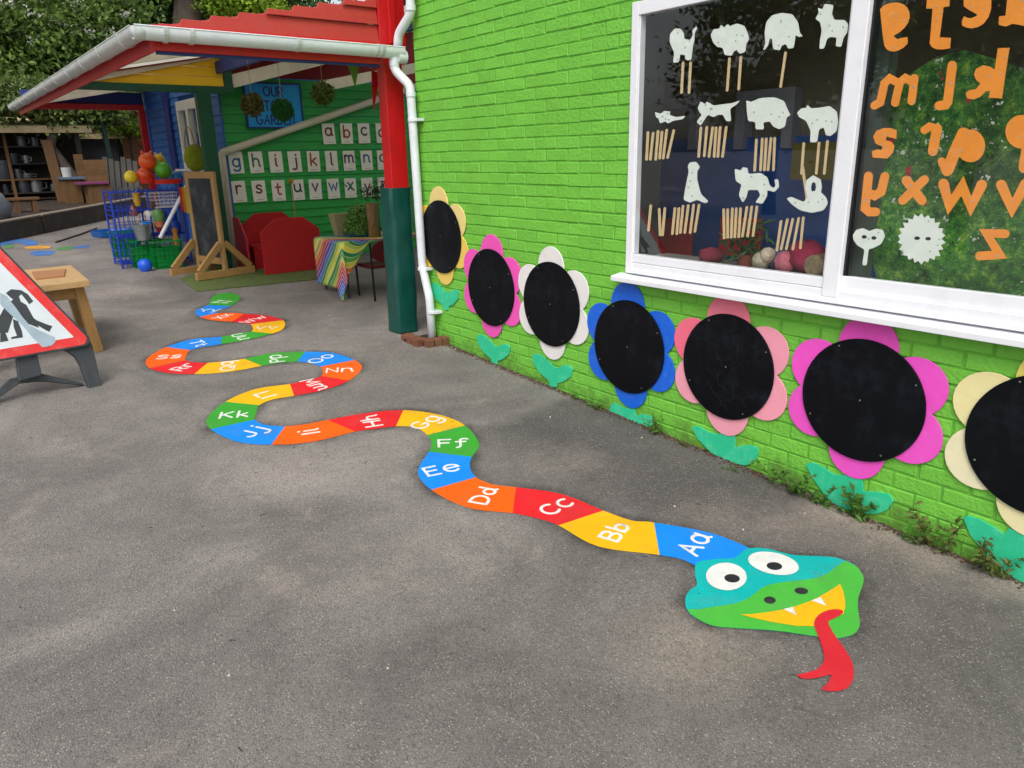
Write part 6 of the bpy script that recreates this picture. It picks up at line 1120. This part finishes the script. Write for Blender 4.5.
mb = MB(); mb.box((xa, 21.9, .95), (xb, 24, PY(90, 139, 21.9).z)); build('body', mb, mat('slate grey boards', '3a3b3c', .8, .2), ds); mb = MB(); zt = PY(90, 139, 21.9).z; mb.hexa([(xa-.1, 21.7, zt+.001), (xb+.15, 21.7, zt+.001), (xb+.15, 24.1, zt+.36), (xa-.1, 24.1, zt+.36), (xa-.1, 21.7, zt+.07), (xb+.15, 21.7, zt+.07), (xb+.15, 24.1, zt+.43), (xa-.1, 24.1, zt+.43)]); build('roof', mb, ROOFT, ds)
# ================================================================== TREES
BARK = mat('grey brown bark', '4c4238', .9, .3, 4, .8, 14, stretch=(3, 3, .6))
def leafmat(nm, c, isl=.5): return mat(nm, c, .5, .25, 1.2, island=isl, transl=.35, spec=.4)
def tree(lab, base, cc, rad, nl, L, lm, seed, trunk_r=.16, clumps=40, lean=None, blossom=None, spread=.38):
    rr = random.Random(seed); base = V(base); cc = V(cc); o = thing('tree', lab, 'tree', base); mb = MB(); cl = []
    for k in range(clumps):
        d = V((rr.gauss(0, 1), rr.gauss(0, 1), rr.gauss(0, 1))).normalized()*rr.random()**.4; cl.append(cc+V((d.x*rad[0], d.y*rad[1], d.z*rad[2])))
    for k in range(nl):
        c = cl[k % clumps]; s_ = spread*(.6+.8*((k % clumps)*.37 % 1)); mb.leaf(c+V((rr.gauss(0, s_), rr.gauss(0, s_), rr.gauss(0, s_*.6))), L*rr.uniform(.6, 1.2), L*rr.uniform(.4, .6), rr)
    build('crown', mb, lm, o); mb = MB(); top = cc+V((0, 0, rad[2]*.3)); m1 = base+(top-base)*.5+(lean or V((0, 0, 0))); mb.tube([base-Z_*.1, base+(m1-base)*.4+V((.03, .02, 0)), m1, top], [trunk_r*1.25, trunk_r, trunk_r*.8, trunk_r*.35], 10)
    for k in range(7): c = cl[rr.randrange(clumps)]; f = rr.uniform(.45, .9); s_ = m1+(top-m1)*f*.8; mb.tube([s_, (s_+c)/2+V((0, 0, .15)), c], [trunk_r*.4, trunk_r*.25, trunk_r*.08], 6)
    build('trunk', mb, BARK, o, smooth='all')
    if blossom:
        mb = MB()
        for (px, py) in blossom:
            c = PY(px, py, cc.y-rad[1]*.95)
            for q in range(16): mb.leaf(c+V((rr.gauss(0, .11), rr.gauss(0, .05), rr.gauss(0, .05))), .09, .07, rr)
        build('blossom', mb, mat('creamy white blossom', 'e4e6d8', .7, .1, transl=.3), o)
    return o
LM1, LM2, LM3, LM4 = leafmat('mid green leaf', '637f38', .65), leafmat('deep green leaf', '466830', .6), leafmat('lime green leaf', '8fae34', .45), leafmat('olive green leaf', '6b8040', .6)
def at(px, py, Y): return PY(px, py, Y)
c = at(50, 50, 22.6); tree('big mid green tree with white blossom clusters left of the canopy gutter', (c.x, 23, gz(23)), c, (2.3, 1.3, 2.0), 26000, .17, LM1, 1, .17, 90, blossom=[(36, 15), (125, 14), (86, 33), (53, 20), (33, 40), (90, 33), (62, 25), (110, 32), (76, 4), (12, 3)])
c = at(-70, 40, 23.5); tree('tall leafy tree mostly outside the left edge of the photo', (c.x, 23.8, gz(23)), c, (2.2, 1.4, 2.6), 9000, .2, LM4, 2, .18, 50)
c = at(140, 20, 26.5); tree('dark green tree behind the corner of the canopy gutter', (c.x, 27, gz(24)), c, (3.0, 1.6, 2.8), 15000, .22, LM2, 3, .2, 60, spread=.5)
c = at(190, -60, 25); tree('old tree with thick grey trunk rising behind the red stepped boards', at(190, 200, 24.6).xy.to_3d()+V((0, 0, gz(24))), c, (3.2, 1.3, 1.2), 7000, .24, LM2, 4, .62, 40)
c = at(243, 4, 24.2); tree('bright lime green tree above the red stepped boards', (c.x, 24.6, gz(24)), c, (1.0, .7, .75), 5000, .16, LM3, 5, .10, 30, spread=.3)
c = at(275, -12, 26); tree('deep green tree beside the lime green tree above the canopy', (c.x+.4, 26.4, gz(24)), c, (1.1, .9, .8), 3500, .2, LM2, 6, .12, 26, spread=.35)
c = at(64, 104, 19.9); tree('small leaning dark stemmed tree spreading over the mud kitchens', (at(84, 180, 19.3).x, 19.3, gz(19.3)), c, (2.0, .9, .40), 9000, .14, LM4, 7, .13, 50, lean=V((-.45, .2, .1)), spread=.22)
c = at(128, 119, 21.4); tree('young bright leaved tree seen through the red framed opening', (c.x, 21.8, gz(21)), c, (.75, .5, .35), 3200, .13, LM3, 8, .05, 24, spread=.18)
c = at(110, 95, 24); tree('deep green bushy tree filling the gap above the brown shed', (c.x+.8, 25.0, gz(24)), c, (2.6, .8, .8), 8000, .2, LM2, 9, .1, 40, spread=.35)
mb = MB(); rr = random.Random(31)
for k in range(26000): mb.leaf(V((rr.uniform(-14, 22), rr.uniform(27.5, 30), gz(24)+abs(rr.random())**.8*6.2+.4*math.sin(k))), .34*rr.uniform(.6, 1.2), .2, rr)
hd = build('far_woodland', mb, LM2); struct(hd, 'stuff'); hd['label'] = 'dense dark woodland behind the garden sheds'; hd['category'] = 'woodland'
# trees on the other side of the playground, mirrored in the window
for k, (x, y, zc, r, lab) in enumerate(((-6.5, 5.5, 3.4, 1.7, 'leafy tree across the playground mirrored in the left window pane'), (-8.5, 10.5, 4.0, 2.1, 'taller leafy tree farther across the playground mirrored in the window'))):
    tree(lab, (x, y, zg(y)), (x, y, zc), (r, r, r*.85), 7000, .2, LM1, 40+k, .14, 50)
